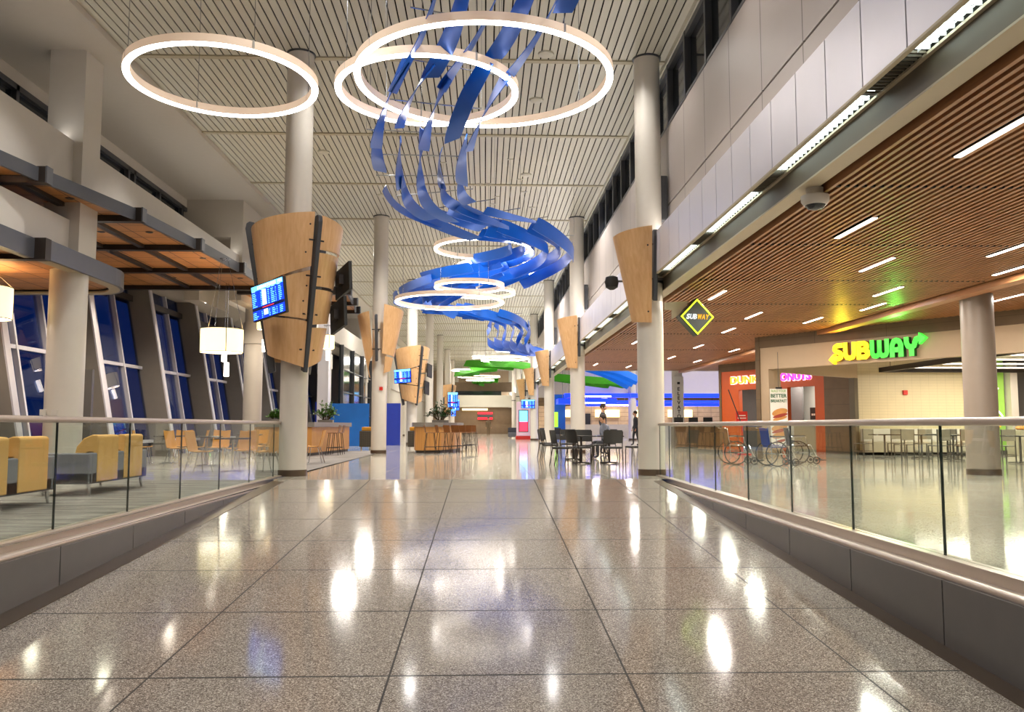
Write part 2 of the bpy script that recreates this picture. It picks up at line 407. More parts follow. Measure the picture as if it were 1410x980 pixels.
def side(sgn, gx, name, y_end, pj, pj0, gj, gj0, cx, px, word):
    # low grey panelled wall beside the ramp
    mb = MB(); Y0, Y1 = -9, y_end
    a, b = sorted((sgn*px, sgn*(px+.14)))
    y = pj0
    while y > Y0: y -= pj
    while y < Y1:
        ya = max(y+.008, Y0); yb = min(y+pj-.008, Y1)
        if yb > ya:
            mb.hexa([(a,ya,ramp_z(ya)-.05),(b,ya,ramp_z(ya)-.05),(b,yb,ramp_z(yb)-.05),(a,yb,ramp_z(yb)-.05),(a,ya,-.1),(b,ya,-.1),(b,yb,-.1),(a,yb,-.1)], 0)
        y += pj
    a2, b2 = sorted((sgn*(px+.03), sgn*(px+.12)))
    mb.hexa([(a2,Y0,ramp_z(Y0)-.05),(b2,Y0,ramp_z(Y0)-.05),(b2,Y1,-.05),(a2,Y1,-.05),(a2,Y0,-.1),(b2,Y0,-.1),(b2,Y1,-.1),(a2,Y1,-.1)], 1)
    struct(mb, 'wall_'+name, ['panelgrey', 'black'])
    mb = MB(); a, b = sorted((sgn*cx, sgn*(px+.01)))
    Y1c = 15.6
    mb.hexa([(a,Y0,ramp_z(Y0)-.05),(b,Y0,ramp_z(Y0)-.05),(b,Y1c,ramp_z(Y1c)-.05),(a,Y1c,ramp_z(Y1c)-.05),
             (a,Y0,ramp_z(Y0)+.006),(b,Y0,ramp_z(Y0)+.012),(b,Y1c,ramp_z(Y1c)+.012),(a,Y1c,ramp_z(Y1c)+.006)][:8] if sgn > 0 else
            [(a,Y0,ramp_z(Y0)-.05),(b,Y0,ramp_z(Y0)-.05),(b,Y1c,ramp_z(Y1c)-.05),(a,Y1c,ramp_z(Y1c)-.05),
             (a,Y0,ramp_z(Y0)+.012),(b,Y0,ramp_z(Y0)+.006),(b,Y1c,ramp_z(Y1c)+.006),(a,Y1c,ramp_z(Y1c)+.012)])
    struct(mb, 'baseboard_'+name, 'steel_b')
    # glass railing
    t = thing('glass_railing', 'frameless glass railing with steel handrail on the %s side of the ramp' % word, 'railing', (sgn*gx, 8, 0), 'glass railings along the ramp')
    mb = MB(); a, b = sorted((sgn*(gx-.08), sgn*(gx+.06))); mb.box(a, b, Y0, y_end, -.11, .02)
    mb.build('base_shoe', 'steel', t, bev=.006)
    mb = MB(); mb.tube([(sgn*(gx-.17), Y0, -.085), (sgn*(gx-.17), y_end-1.2, -.085)], .034, 12)
    a, b = sorted((sgn*(gx-.17), sgn*(gx-.08))); mb.box(a, b, Y0, y_end-1.2, -.075, -.062); mb.build('bumper_rail', 'steel', t, smooth=True)
    mb = MB(); zt = 1.06 if sgn > 0 else 1.09
    mb.tube([(sgn*gx, Y0, zt-.03), (sgn*gx, y_end-.1, zt-.03)], .031, 14); mb.build('handrail', 'steel', t, smooth=True)
    ys = []; y = gj0
    while y > Y0: y -= gj
    while y < y_end-.1: ys.append(y); y += gj
    ys = ys+[y_end-.12]
    for i in range(len(ys)-1):
        mb = MB(); ya = max(ys[i], Y0)+.008; yb = ys[i+1]-.008
        if yb-ya < .25: continue
        mb.box(sgn*gx-.008, sgn*gx+.008, ya, yb, .02, zt-.05, 0)
        for yy in (ya-.004, yb+.001): mb.box(sgn*gx-.0085, sgn*gx+.0085, yy, yy+.003, .02, zt-.05, 1)
        mb.build('glass_panel', ['glass', 'glassedge'], t)
side(1, 3.5, 'right', 17.0, 1.52, 6.04, 1.6, 6.4, 3.12, 3.27, 'right')
side(-1, 4.1, 'left', 17.3, 1.6, 7.94, 1.667, 8.24, 3.66, 3.87, 'left')

# ------------------------------------------------------------------ main ceiling
CX0, CX1, CZ = -7.5, 3.82, 8.75
mb = MB(); n = 68; p = (CX1-CX0)/n
for i in range(n):
    x = CX0+i*p
    mb.box(x+.014, x+p-.014, -9, YE, CZ, CZ+.02, 0)
mb.box(CX0-.1, CX1+.1, -9, YE, CZ+.22, CZ+.3, 1)
k = -5
while 17.35+4.65*k < YE:
    y = 17.35+4.65*k; mb.box(CX0, CX1, y-.07, y+.07, CZ-.03, CZ+.001, 2); k += 1
struct(mb, 'ceiling', ['slat', 'black', 'rail_beige'])
mb = MB(); mb.box(-13.5, CX0, -9, YE, 8.62, 8.9); struct(mb, 'ceiling', 'plaster')
# small round fittings in the slats
for i, (x, y) in enumerate([(1.3,14.5),(1.25,17),(1.2,19.5),(1.25,25.5),(-4.6,23.5),(-3.5,28),(-2,36),(1.6,36),(-2.4,44),(2,46),(-2,55)]):
    mb = MB(); mb.lathe([(.0,0),(.1,0),(.16,.03),(.17,.06)], (x,y,CZ-.06), 20, cap=False)
    tag(mb.build('ceiling_speaker', 'slat', smooth=True), 'round pale disc fitting in the slatted ceiling, %s from the ramp' % NUM[i], 'speaker', 'disc fittings in the slatted ceiling')

# ------------------------------------------------------------------ right upper wall, clerestory, fascia
WX = 3.85
mb = MB(); mb.box(WX, WX+.2, -9, 42, 5.66, 7.3, 0); mb.box(WX, WX+.2, -9, 42, 4.2, 5.62, 0); mb.box(WX+.04, WX+.2, -9, 42, 5.6, 5.68, 1)
mb.box(WX-.04, WX+.24, -9, YE, 8.62, 8.76, 2)
for a, b in ((42, YE),): mb.box(WX, WX+.2, a, b, 4.2, 7.3, 0)
struct(mb, 'wall_right', ['wallpanel', 'black', 'slat'])
wn = 1
for k in range(-1, 9):
    y0 = 17.2-13.72+13.72*k
    if k < 0: y0 = -9
    y1 = 17.2+13.72*k if k >= 0 else 3.48
    if y0 >= YE-2: break
    y1 = min(y1, YE)
    mb = MB(); mb.box(WX+.1, WX+.12, y0, y1, 7.3, 8.62, 0)
    w = struct(mb, 'window_%d' % wn, 'darkglass'); wn += 1
    fr = MB(); y = y0
    while y < y1-.1:
        fr.box(WX-.02, WX+.14, y-.05, y+.05, 7.3, 8.62); y += 1.524
    fr.box(WX-.01, WX+.14, y0, y1, 7.3, 7.36); fr.box(WX-.01, WX+.14, y0, y1, 8.5, 8.62)
    fr.build('window_frame', 'darkgrey', w)
FX, FZ0, FZ1 = 3.43, 4.07, 4.9
mb = MB(); y = 6.53-.81*19
while y < 72:
    mb.box(FX, FX+.05, y+.011, y+.81-.011, FZ0, FZ1, 0); y += .81
mb.box(FX+.02, FX+.06, -8, 72, FZ0+.01, FZ1-.01, 1)
mb.box(FX+.05, WX, -8, 72, FZ1-.12, FZ1-.06, 2)
mb.box(FX-.003, FX+.045, -8, 72, FZ0-.025, FZ0, 3); mb.box(FX+.2, FX+.24, -8, 72, FZ0-.025, FZ0, 3)
mb.box(FX+.24, FX+.26, -8, 72, 3.8, FZ0, 4); mb.box(FX+.24, FX+.46, -8, 72, 3.78, 3.8, 3)
mb.box(FX+.26, WX+.1, -8, 72, 3.83, 4.3, 1)
struct(mb, 'trim_1', ['alu', 'black', 'plaster', 'olive_l', 'olive'])
# cove strips of louvred cool lights under the fascia
y = 1.0; i = 0
segs = []
while y < 70:
    L = 2.35; segs.append((y, y+L)); y += 3.25
for i, (a, b) in enumerate(segs):
    t = thing('strip_light', 'cool white louvred strip light under the metal fascia, %s along the concourse' % NUM[min(i, 19)] if i < 20 else 'far cool white louvred strip light under the metal fascia, %s from the end' % NUM[len(segs)-1-i], 'light', (FX+.12, a, FZ0), 'louvred strip lights under the fascia')
    mb = MB(); mb.box(FX+.05, FX+.19, a, b, FZ0+.03, FZ0+.04, 0); mb.build('lens', 'cool', t)
    mb = MB()
    q = a
    while q < b: mb.box(FX+.05, FX+.195, q, q+.008, FZ0-.01, FZ0+.025); q += .12
    mb.box(FX+.12, FX+.125, a, b, FZ0-.01, FZ0+.025)
    mb.build('louvre', 'alu', t)
mb = MB()
for i in range(len(segs)-1):
    q = segs[i][1]
    while q < segs[i+1][0]: mb.box(FX+.05, FX+.195, q, q+.012, FZ0-.01, FZ0+.01); q += .07
struct(mb, 'trim_2', 'olive')

# ------------------------------------------------------------------ wooden slat ceiling on the right
mb = MB(); x = 3.95; WZ = 3.72; YW = 41.3
while x < 17.5:
    mb.box(x, x+.045, -8, YW, WZ, WZ+.1, 0); x += .1
mb.box(3.9, 17.6, -8, YW, WZ+.16, WZ+.24, 1)
mb.box(9.55, 9.85, -8, YW, WZ-.12, WZ+.02, 0)
for yy in (9.3, 12.4, 15.5, 18.6, 21.7, 24.8, 30, 36):
    x = 3.995
    while x < 9.4:
        mb.box(x, x+.05, yy-.02, yy+.02, WZ-.004, WZ+.02, 1); x += .1
struct(mb, 'ceiling', ['slatwood', 'deepwood'])
LIN = [(4.78,7.6),(5.1,11.3),(6.62,13.9),(8.1,12.55),(8.17,16.7),(8.88,18.9),(8.47,21.4),(9.2,14.2),(4.84,17.3),(6.63,20.5),(6.95,23.75),(11.13,17.5),(9.0,30.1),(7.32,28.6),(8.95,35.2),(7.43,33.3),(4.9,27.2),(4.9,37.2),(6.6,38.5),(5.2,2.5),(8,4)]
for i, (x, y) in enumerate(LIN):
    t = thing('linear_light', 'short glowing linear light set in the wooden slats, %s by distance' % '%s' % ('at %d paces deep and %d paces right' % (round(y), round(x*2))), 'light', (x, y, WZ), 'linear lights in the wooden slat ceiling')
    rw = [q for q in ((4, 5.6, 'row nearest the fascia'), (5.6, 7.7, 'second row'), (7.7, 9.5, 'third row'), (9.5, 14, 'row beyond the wood beam')) if q[0] <= x < q[1]][0]
    t['label'] = 'glowing linear light in the wooden ceiling, %s of the %s' % (NUM[sorted(b for a, b in LIN if rw[0] <= a < rw[1]).index(y)], rw[2])
    l = bpy.data.lights.new('linear_lamp', 'AREA'); l.shape = 'RECTANGLE'; l.size = .07; l.size_y = 1.2; l.energy = 80; l.color = (1,.93,.84)
    lo = bpy.data.objects.new('linear_lamp', l); COL.objects.link(lo); lo.location = (x, y, WZ-.02)
    MB().box(x-.035, x+.035, y-.6, y+.6, WZ-.012, WZ-.002).build('lens', 'tube', t)
    MB().box(x-.05, x+.05, y-.62, y+.62, WZ-.003, WZ+.09).build('housing', 'deepwood', t)
# dome camera
t = thing('dome_camera', 'white dome security camera beneath the soffit edge', 'camera', (3.9, 9.7, 3.55))
MB().lathe([(.13,.0),(.16,.05),(.16,.11),(.1,.13),(.1,.2)], (3.87,9.6,3.58), 28).build('housing', 'white', t, smooth=True)
MB().lathe([(.02,-.06),(.08,-.045),(.11,-.01),(.12,.005)], (3.87,9.6,3.58), 24).build('dome', 'darkglass', t, smooth=True)

# ------------------------------------------------------------------ columns
LX, RX, OX, FXc = -3.87, 3.40, -8.45, 10.23
rows = [17.2+13.72*k for k in range(8)]
def column(name, x, y, r, z1, label, z0=0, collar=None, base=True, cap=False, group=None):
    t = thing(name, label, 'column', (x, y, z0), group)
    mb = MB(); mb.lathe([(r,z0+.12 if base else z0),(r,z1)], (x,y,0), 40); mb.build('shaft', 'column', t, smooth=True)
    if base: MB().lathe([(r+.012,z0),(r+.012,z0+.12),(r,z0+.125)], (x,y,0), 40).build('base_band', 'steel_b', t, smooth=True)
    if collar: MB().lathe([(r+.0,collar[0]),(r+.05,collar[0]+.01),(r+.05,collar[1]-.01),(r,collar[1])], (x,y,0), 40).build('collar', 'column', t, smooth=True)
    return t
for k, y in enumerate(rows):
    c = column('column', LX, y, .275, CZ, 'round white column, %s in the row along the left edge of the walkway' % NUM[k], group='left row of round columns')
    MB().lathe([(.3,CZ-.03),(.3,CZ)], (LX,y,0), 40).build('capital', 'darkgrey', c, smooth=True)
    if k in (0, 1):
        MB().box(LX-.06+.1, LX+.06+.1, y-.31, y-.26, 2.28, 2.4).build('fire_alarm', 'red' if k else 'white', c)
for k, y in enumerate(rows):
    c = column('column', RX, y, .27, CZ, 'round white column, %s in the row along the right edge of the walkway' % NUM[k], group='right row of round columns')
    MB().lathe([(.283,3.92),(.283,4.0)], (RX,y,0), 40).build('collar', 'darkgrey', c, smooth=True)
    MB().lathe([(.277,3.55),(.277,3.56)], (RX,y,0), 40).build('seam', 'olive_l', c, smooth=True)
    MB().lathe([(.3,CZ-.03),(.3,CZ)], (RX,y,0), 40).build('capital', 'darkgrey', c, smooth=True)
    b = MB().box(RX+.24, RX+.42, y+.05, y+.3, 5.3, 6.25)
    tag(b.build('loudspeaker', 'darkgrey', bev=.02), 'dark grey upright loudspeaker box behind the %s right-hand column' % NUM[k], 'speaker', 'loudspeakers behind the right columns')
for k, y in enumerate(rows[:6]):
    if k == 0:
        c = column('column', OX, y, .355, 4.15, 'stout round column under the nearest grey canopy on the left')
        for dx in (-.22, .0): MB().box(OX+dx-.06, OX+dx+.06, y-.37, y-.335, 1.2, 1.32).build('socket_plate', 'white', c)
        MB().box(-8.84, -8.12, y-.36, y+.4, 4.15, 8.65).build('box_casing', 'white', c)
    else:
        c = column('column', OX, y, .33, 8.65, 'stout round column by the sloping windows, %s from the ramp' % NUM[k], collar=(3.96, 4.75), group='stout columns by the windows')
for k in range(2, 6):
    y = rows[k]
    column('column', FXc, y, .28, 8, 'round white column in the far right hall beyond the wooden ceiling, %s by distance' % NUM[k-2], group='columns in the right hall')
c = column('column', FXc, 17.1, .315, WZ+.02, 'wide taupe round column in front of the sandwich shop')
for q in c.children:
    if q.name.startswith('shaft'): q.data.materials[0] = M['taupe']
# vertical ELEVATOR lettering
t = thing('elevator_sign', 'cream column banner with vertical black ELEVATOR lettering', 'sign', (FXc, rows[2]-.4, .5))
MB().box(FXc-.27, FXc+.27, rows[2]-.36, rows[2]-.33, .5, 3.6).build('panel', 'paper', t)
mb = MB()
for i, ch in enumerate('ELEVATOR'):
    lm = MB(); add_text(lm, ch, (FXc-.0, rows[2]-.37, 2.85-i*.24), (1,0,0), (0,0,1), .26, .01, 0, .006, center=True); lm.build('letter', 'blackprint', t)
for z in (3.25, .8): mb.lathe([(.001,0),(.08,0)], (0,0,0), 3, cap=False) if False else MB().box(FXc-.07, FXc+.07, rows[2]-.375, rows[2]-.36, z-.06, z+.06).build('dot', 'blackprint', t)

# ------------------------------------------------------------------ wooden cladding round columns
def sheet(mb, cx, cy, a0, a1, z00, z01, z10, z11, rt=.95, rb=.5, zt=5.2, zb=2.15, th=.035, m=0):
    """z00,z01 top z at a0,a1 ; z10,z11 bottom z"""
    def fn(u, v, side):
        a = math.radians(a0+(a1-a0)*u); zt_ = z00+(z01-z00)*u; zb_ = z10+(z11-z10)*u; z = zb_+(zt_-zb_)*v
        r = rb+(rt-rb)*(z-zb)/(zt-zb)-(th if side else 0)
        return (cx+r*sin(a), cy-r*cos(a), z)
    # keep winding outward
    mb.shell(fn, 18, 6, m)
def blade(t, cx, cy, a, z0=2.05, z1=5.15, rt=.99, rb=.52, zt=5.2, zb=2.15):
    a = math.radians(a); e = Vector((sin(a), -cos(a), 0)); tt = Vector((cos(a), sin(a), 0))
    def R(z): return rb+(rt-rb)*(z-zb)/(zt-zb)
    c = Vector((cx, cy, 0)); mb = MB(); P = []
    for i in range(5):
        z = z1-.12*(1-cos(i/4*PI/2)); P.append((R(z)-.17+.14*sin(i/4*PI/2), z+.03))
    pts = [(R(z0)-.14, z0+.05), (R(z0)+.0, z0), (R(z1)+.05, z1-.15), (R(z1)+.03, z1-.04), (R(z1)-.03, z1), (R(z1)-.13, z1-.02)]
    mb.plate(pts, c-tt*.045, e, (0,0,1), -.09)
    mb.build('blade', 'darkgrey', t, bev=.015)
    mb = MB()
    for z in (z0+.45, z0+1.15, z0+1.9, z0+2.6):
        if z > z1-.2: continue
        mb.bar(c+e*.26+Vector((0,0,z)), c+e*(R(z)-.05)+Vector((0,0,z)), .05, .06)
        mb.bar(c+e*(R(z)-.05)-tt*.16+Vector((0,0,z)), c+e*(R(z)-.05)+tt*.16+Vector((0,0,z)), .03, .03)
    mb.build('bracket', 'darkbrown', t)
def screws(t, cx, cy, pts, rt=.95, rb=.5, zt=5.2, zb=2.15):
    for a, z in pts:
        mb = MB()
        r = rb+(rt-rb)*(z-zb)/(zt-zb); a = math.radians(a); e = Vector((sin(a), -cos(a), 0))
        p = Vector((cx, cy, z))+e*(r-.002); mb.tube([p, p+e*.012], .018, 8); mb.build('screw', 'blackprint', t)

def cladding_full(cx, cy, label, small=False):
    t = thing('column_cladding', label, 'cladding', (cx, cy, 2.1), 'wooden cladding round the left columns')
    def S(*a):
        mb = MB(); sheet(mb, cx, cy, *a); mb.build('wood_panel', 'maple', t, smooth=True)
    S(-77, 33, 4.95, 5.2, 3.62, 4.14)
    S(-18, 32, 3.86, 4.06, 3.16, 3.1)
    S(-77, 33, 3.2, 3.06, 2.45, 2.15)
    S(43, 110, 5.15, 5.0, 4.48, 4.5); S(43, 110, 4.42, 4.44, 3.76, 3.8); S(43, 110, 3.7, 3.72, 3.0, 3.1); S(43, 110, 2.94, 3.0, 2.15, 2.4)
    S(163, 271, 5.1, 5.0, 2.3, 2.3)
    for a in (38, 157, -83): blade(t, cx, cy, a)
    mb = MB(); sheet(mb, cx, cy, -74, -10, 3.9, 4.2, 3.0, 3.05, .86, .42); mb.build('backing_plate', 'steelgrey', t, smooth=True)
    screws(t, cx, cy, [(28,4.95),(24,4.4),(-14,3.75),(28,3.75),(24,3.45),(-14,3.45),(25,2.5)])
    return t
def monitor(x, y, z, yaw, roll, w, h, label, on=True, full=True, grp='flight information screens'):
    t = thing('monitor', label, 'screen', (x, y, z), grp)
    R = Matrix.Rotation(yaw, 3, 'Z') @ Matrix.Rotation(roll, 3, 'Y')
    def T(px, py, d): return Vector((x, y, z))+R @ Vector((px, -d, py))
    def quad(mb, x0, x1, y0, y1, d, m, th=.002):
        p = [T(x0,y0,d-th),T(x1,y0,d-th),T(x1,y0,d),T(x0,y0,d),T(x0,y1,d-th),T(x1,y1,d-th),T(x1,y1,d),T(x0,y1,d)]
        mb.hexa([p[3],p[2],p[1],p[0],p[7],p[6],p[5],p[4]], m)
    W, H = w/2, h/2
    mb = MB(); quad(mb, -W, W, -H, H, .03, 0, .07); mb.build('casing', 'blackprint', t, bev=.008)
    mb = MB(); quad(mb, -.12, .12, -.1, .1, -.04, 0, .1); mb.build('wall_bracket', 'darkbrown', t)
    if not on: return t
    W -= .02; H -= .02
    mb = MB(); quad(mb, -W, W, -H, H, .033, 0); mb.build('screen', 'screenblue', t)
    ct = MB(); ms = ['screencyan', 'screennavy', 'screenwhite', 'screenred', 'screenlime', 'screenblue']
    u = lambda a: -W+2*W*a
    v = lambda a: -H+2*H*a
    quad(ct, u(0), u(1), v(.86), v(1), .036, 0)
    for i in range(8): quad(ct, u(.0 if i else 0), u(.98), v(.79-i*.055), v(.805-i*.055), .0355, 1)
    quad(ct, u(0), u(1), v(.26), v(.36), .036, 1); quad(ct, u(.32), u(.68), v(.3), v(.325), .039, 3)
    for i in range(4): quad(ct, u(0), u(.98), v(.2-i*.055), v(.215-i*.055), .0355, 1)
    quad(ct, u(.33), u(.46), v(.38), v(.83), .038, 2); quad(ct, u(.35), u(.48), v(.08), v(.24), .038, 2)
    rr = random.Random(3)
    for cxx, ww in ((0, .16), (.5, .05), (.6, .12), (.74, .03), (.84, .1), (.27, .04)):
        for i in range(12):
            b = .8-i*.055 if i < 8 else .22-(i-8)*.055
            quad(ct, u(cxx+.01), u(cxx+.01+ww*rr.uniform(.5, 1)), v(b-.035), v(b-.012), .038, 0)
    for cxx in (.02, .3, .5, .64, .82): quad(ct, u(cxx), u(cxx+.1), v(.835), v(.855), .039, 4)
    if full:
        o = T(u(.2), v(.885), .04); add_text(ct, 'DEPARTURES  PM', o, R @ Vector((1,0,0)), R @ Vector((0,0,1)), h*.12, .004, 2, .003, width=w*.74)
    ct.build('display_text', ms, t)
    return t
cladding_full(LX, rows[0], 'large tapered maple cladding around the nearest left column, departures screen on it')
cladding_full(LX, rows[2], 'tapered maple cladding on the third left column, above the round bar counter')
cladding_full(LX, rows[5], 'distant tapered maple cladding far down the left column row')
monitor(-4.12, 16.06, 3.40, math.radians(-35), math.radians(-9), .92, .70, 'tilted blue departures screen on the big wooden cladding of the nearest left column')
monitor(-2.95, 17.45, 4.0, math.radians(118), math.radians(8), .9, .6, 'upper dark screen seen from behind, right of the big wooden cladding', on=False)
monitor(-3.05, 17.5, 3.28, math.radians(118), math.radians(8), .9, .62, 'lower dark screen seen from behind, right of the big wooden cladding', on=False)
monitor(-4.25, 43.5, 3.55, math.radians(-20), math.radians(-3), .95, .72, 'small blue departures screen on the cladding above the bar counter', full=False)
monitor(-2.95, 44.7, 3.9, math.radians(80), .05, .9, .7, 'upper dark screen beside the cladding above the bar counter', on=False)
monitor(-3.1, 44.8, 3.0, math.radians(80), .05, .9, .7, 'lower dark screen beside the cladding above the bar counter', on=False)
for i, (x, y, z, w, h) in enumerate([(-3.25,84.75,3.6,1.0,1.5),(-2.95,85.3,3.1,.7,1.1),(-3.2,85.2,2.3,.5,.7),(2.95,58.05,2.5,.95,.6)]):
    t = monitor(x, y, z, 0, 0, w, h, ['far tall light-blue screen left of the walkway', 'far blue screen right of the tall light-blue one', 'far small blue screen lowest of the left cluster', 'light-blue screen on the right column beside the pink kiosk'][i], full=False, grp='distant information screens')
def cladding_wings(cx, cy, label, right=True):
    t = thing('column_cladding', label, 'cladding', (cx, cy, 2.3), 'winged wooden cladding')
    def S(*a):
        mb = MB(); sheet(mb, cx, cy, *a, rt=.85, rb=.34, zt=5.1, zb=2.6); mb.build('wood_panel', 'maple', t, smooth=True)
    S(-96, -22, 4.95, 5.1, 2.75, 3.55); S(16, 92, 5.35, 5.15, 3.6, 3.5); S(30, 80, 3.5, 3.45, 2.9, 3.0)
    blade(t, cx, cy, -4, 3.3, 5.0, .8, .5)
    return t
cladding_wings(LX, rows[1], 'two-winged maple cladding on the second left column')
def cladding_right(cx, cy, label):
    t = thing('column_cladding', label, 'cladding', (cx, cy, 2.9), 'wooden wings on the right columns')
    mb = MB(); sheet(mb, cx, cy, -84, -6, 4.88, 4.98, 3.12, 3.08, .80, .38, 5.0, 3.1); mb.build('wood_panel', 'maple', t, smooth=True)
    blade(t, cx, cy, 2, 3.5, 4.95, .62, .42)
    screws(t, cx, cy, [(-13,4.6),(-15,3.3)], .80, .38, 5.0, 3.1)
    mb = MB(); mb.bar((cx-.25,cy,4.2),(cx-.5,cy-.1,4.2),.05,.06); mb.bar((cx-.25,cy,3.3),(cx-.4,cy-.1,3.3),.05,.06); mb.build('bracket', 'darkbrown', t)
for k, w in enumerate(['nearest', 'second', 'third', 'fourth', 'fifth']):
    cladding_right(RX, rows[k], 'tapered maple wing cladding on the %s right column' % w)
t = thing('security_camera', 'black round camera beside the wooden wing of the nearest right column', 'camera', (2.72,17.9,3.95))
MB().lathe([(.05,.0),(.13,.05),(.15,.15),(.13,.27),(.06,.3)], (2.72,17.9,3.92), 20).build('body', 'blackprint', t, smooth=True)
MB().bar((2.72,17.9,4.1),(3.4,17.8,4.1),.04,.04).build('arm', 'darkgrey', t)

# ------------------------------------------------------------------ ring lights
RINGS = [(-4.09,12.87,1.39,6.3),(-.94,13.17,1.41,6.3),(-.03,12.68,1.94,6.3),(-.09,25.19,1.42,6.3),(.48,28.6,1.42,6.35),(-.53,27.4,1.1,5.5),(-.16,33.76,1.32,6.3),(-1.2,28.0,1.77,5.09),
         (1.89,59.6,1.13,6.3),(1.53,67,1.84,6.3),(1.2,69,1.5,6.3),(-1.91,81.5,1.3,6.3),(-.69,92,2.26,6.3),(-.6,99,1.6,6.3),(-.5,108,1.4,6.3),(.82,117,1.9,6.3)]
RL = ['ring light nearest on the left, hanging alone', 'smaller ring light partly hidden behind the largest near one', 'largest near ring light around the top of the blue ribbons', 'upper ring light behind the blue ribbon bend', 'ring light to the right of the upper ribbon bend',
      'front ring of the stacked middle pair', 'rear ring of the stacked middle pair', 'wide low ring light below the middle pair', 'small ring right of the walkway end of the blue ribbons', 'far wide ring above the green ribbons', 'far ring overlapping the wide one above the green ribbons',
      'far small ring left of the green ribbons', 'far wide ring under the first green ribbon', 'far ring just above the lower green ribbon', 'very far small ring beside the lower green ribbon', 'farthest ring light before the mezzanine']
for (x, y, r, z), lb in zip(RINGS, RL):
    t = thing('ring_light', 'glowing white '+lb, 'ring light', (x, y, z), 'suspended ring lights')
    nn = 96 if y < 40 else 48
    MB().ring([(-.05,.022),(.05,.022),(.05,.145),(-.05,.145)], r, (x,y,z), nn).build('ring_body', 'ringbody', t, smooth=True)
    MB().ring([(-.045,.0),(.045,.0),(.05,.022),(-.05,.022)], r, (x,y,z), nn).build('diffuser', 'ringlight', t, smooth=True)
    for q in range(4):
        a = .6+q*PI/2; px, py = x+r*cos(a), y+r*sin(a)
        if y < 40: MB().box(px-.02, px+.02, py-.066, py+.066, z+.03, z+.15).build('clip', 'white', t)
        mb = MB(); mb.tube([(px,py,z+.13),(px+(.0),py,CZ)], .006, 6); mb.build('cable', 'silver', t); MB().box(px-.1,px+.1,py-.03,py+.03,CZ-.02,CZ).build('ceiling_mount', 'slat', t)

# ------------------------------------------------------------------ blue ribbon sculpture
def spline(pts, n):
    out = []
    for i in range(len(pts)-1):
        p = [Vector(pts[max(0, min(len(pts)-1, i+k))]) for k in (-1, 0, 1, 2)]
        for j in range(n):
            t = j/n
            out.append(.5*((2*p[1])+(-p[0]+p[2])*t+(2*p[0]-5*p[1]+4*p[2]-p[3])*t*t+(-p[0]+3*p[1]-3*p[2]+p[3])*t**3))
    out.append(Vector(pts[-1])); return out
PATH = [(.6,7.5,6.9),(.35,9.5,6.7),(-.1,11.4,6.5),(-.75,13,6.25),(-1.15,14.6,6.1),(-1.35,16.6,6.05),(-1.25,18.6,6.0),(-.3,20.4,6.05),(.9,22.2,6.15),(1.6,24,6.25),(1.5,25.6,6.2),(.5,27,6.05),(-.9,28.8,6.0),(-2.3,31.5,5.95),(-2.6,33.5,5.9),(-1.2,35.6,5.9),(.5,38,5.9),(1.2,40.5,5.75),(1.1,43,5.3),(1.7,46.5,5.3),(2.9,50,5.4),(4.6,54,5.3)]
SP = spline(PATH, 30)
CUM = [0]
for a, b in zip(SP, SP[1:]): CUM.append(CUM[-1]+(b-a).length)
def at(s):
    s = max(0, min(CUM[-1]-1e-4, s)); lo = 0
    import bisect
    i = min(len(SP)-2, bisect.bisect_right(CUM, s)-1)
    t = (s-CUM[i])/max(1e-6, CUM[i+1]-CUM[i]); p = SP[i].lerp(SP[i+1], t); d = (SP[i+1]-SP[i]).normalized()
    return p, Vector((-d.y, d.x, 0)).normalized(), d
sc_t = thing('ribbon_sculpture', 'long snaking sculpture of twisted blue ribbons hung from the slatted ceiling', 'sculpture', (0, 24, 5.8))
rr = random.Random(11); nrib = 0; TOT = CUM[-1]
LANES = [-.95, -.57, -.19, .19, .57, .95]
def ribbon_mesh(s0, L, lane, w, tw0, tw1, drift, sag):
    def fn(u, v, side):
        p, nrm, d = at(s0+L*u)
        a = tw0+(tw1-tw0)*u
        W = w*(1 if .0 < u < 1 else .9)
        up = Vector((0,0,1))*cos(a)+nrm*sin(a)
        c = p+nrm*(lane+drift*(u-.5))+Vector((0,0,-sag*(u)))
        th = nrm*cos(a)-Vector((0,0,1))*sin(a)
        # pointed ends like cut fabric
        e = (v-.5)*W
        q = c+up*e+th*(.006 if side else -.006)+d*((v-.5)*.25)
        return q
    mb = MB(); mb.shell(fn, 14, 2); return mb
s = .3; stage = 0
while s < TOT-.6 and nrib < 100:
    yy = at(s)[0].y
    near = yy < 21
    L = 2.6 if near else 3.3
    for i, ln in enumerate(LANES):
        if nrib >= 100 or (near and i == 5): continue
        off = rr.uniform(-.5, .5); ss = max(0, s+off)
        if near:
            tw0 = rr.uniform(-.5, .5); tw1 = tw0+rr.choice((-1, 1))*rr.uniform(.7, 1.3); w = .25
            lane = (ln+.16)*1.05
        else:
            tw0 = rr.uniform(-.25, .25); tw1 = rr.uniform(-.25, .25); w = .36 if yy < 42 else .42
            lane = ln
        mb = ribbon_mesh(ss, L*rr.uniform(.85, 1.1), lane, w, tw0, tw1, rr.uniform(-.15, .15), rr.uniform(-.1, .25)-(.1*i if not near else 0)+(.2 if not near else 0))
        mb.build('ribbon', 'blue', sc_t, smooth=True, sharp=60); nrib += 1
    s += L*(.93 if near else .9)
s = .4
while s < TOT-.3:
    p, nrm, d = at(s)
    mb = MB(); a = p-nrm*.95+Vector((0,0,.28)); b = p+nrm*.95+Vector((0,0,.28)); mb.tube([a, b], .012, 6)
    mb.build('rod', 'silver', sc_t)
    for q in (a, b): MB().tube([q, (q.x, q.y, CZ)], .004, 5).build('cable', 'silver', sc_t)
    s += 1.25 if p.y < 21 else 2.4
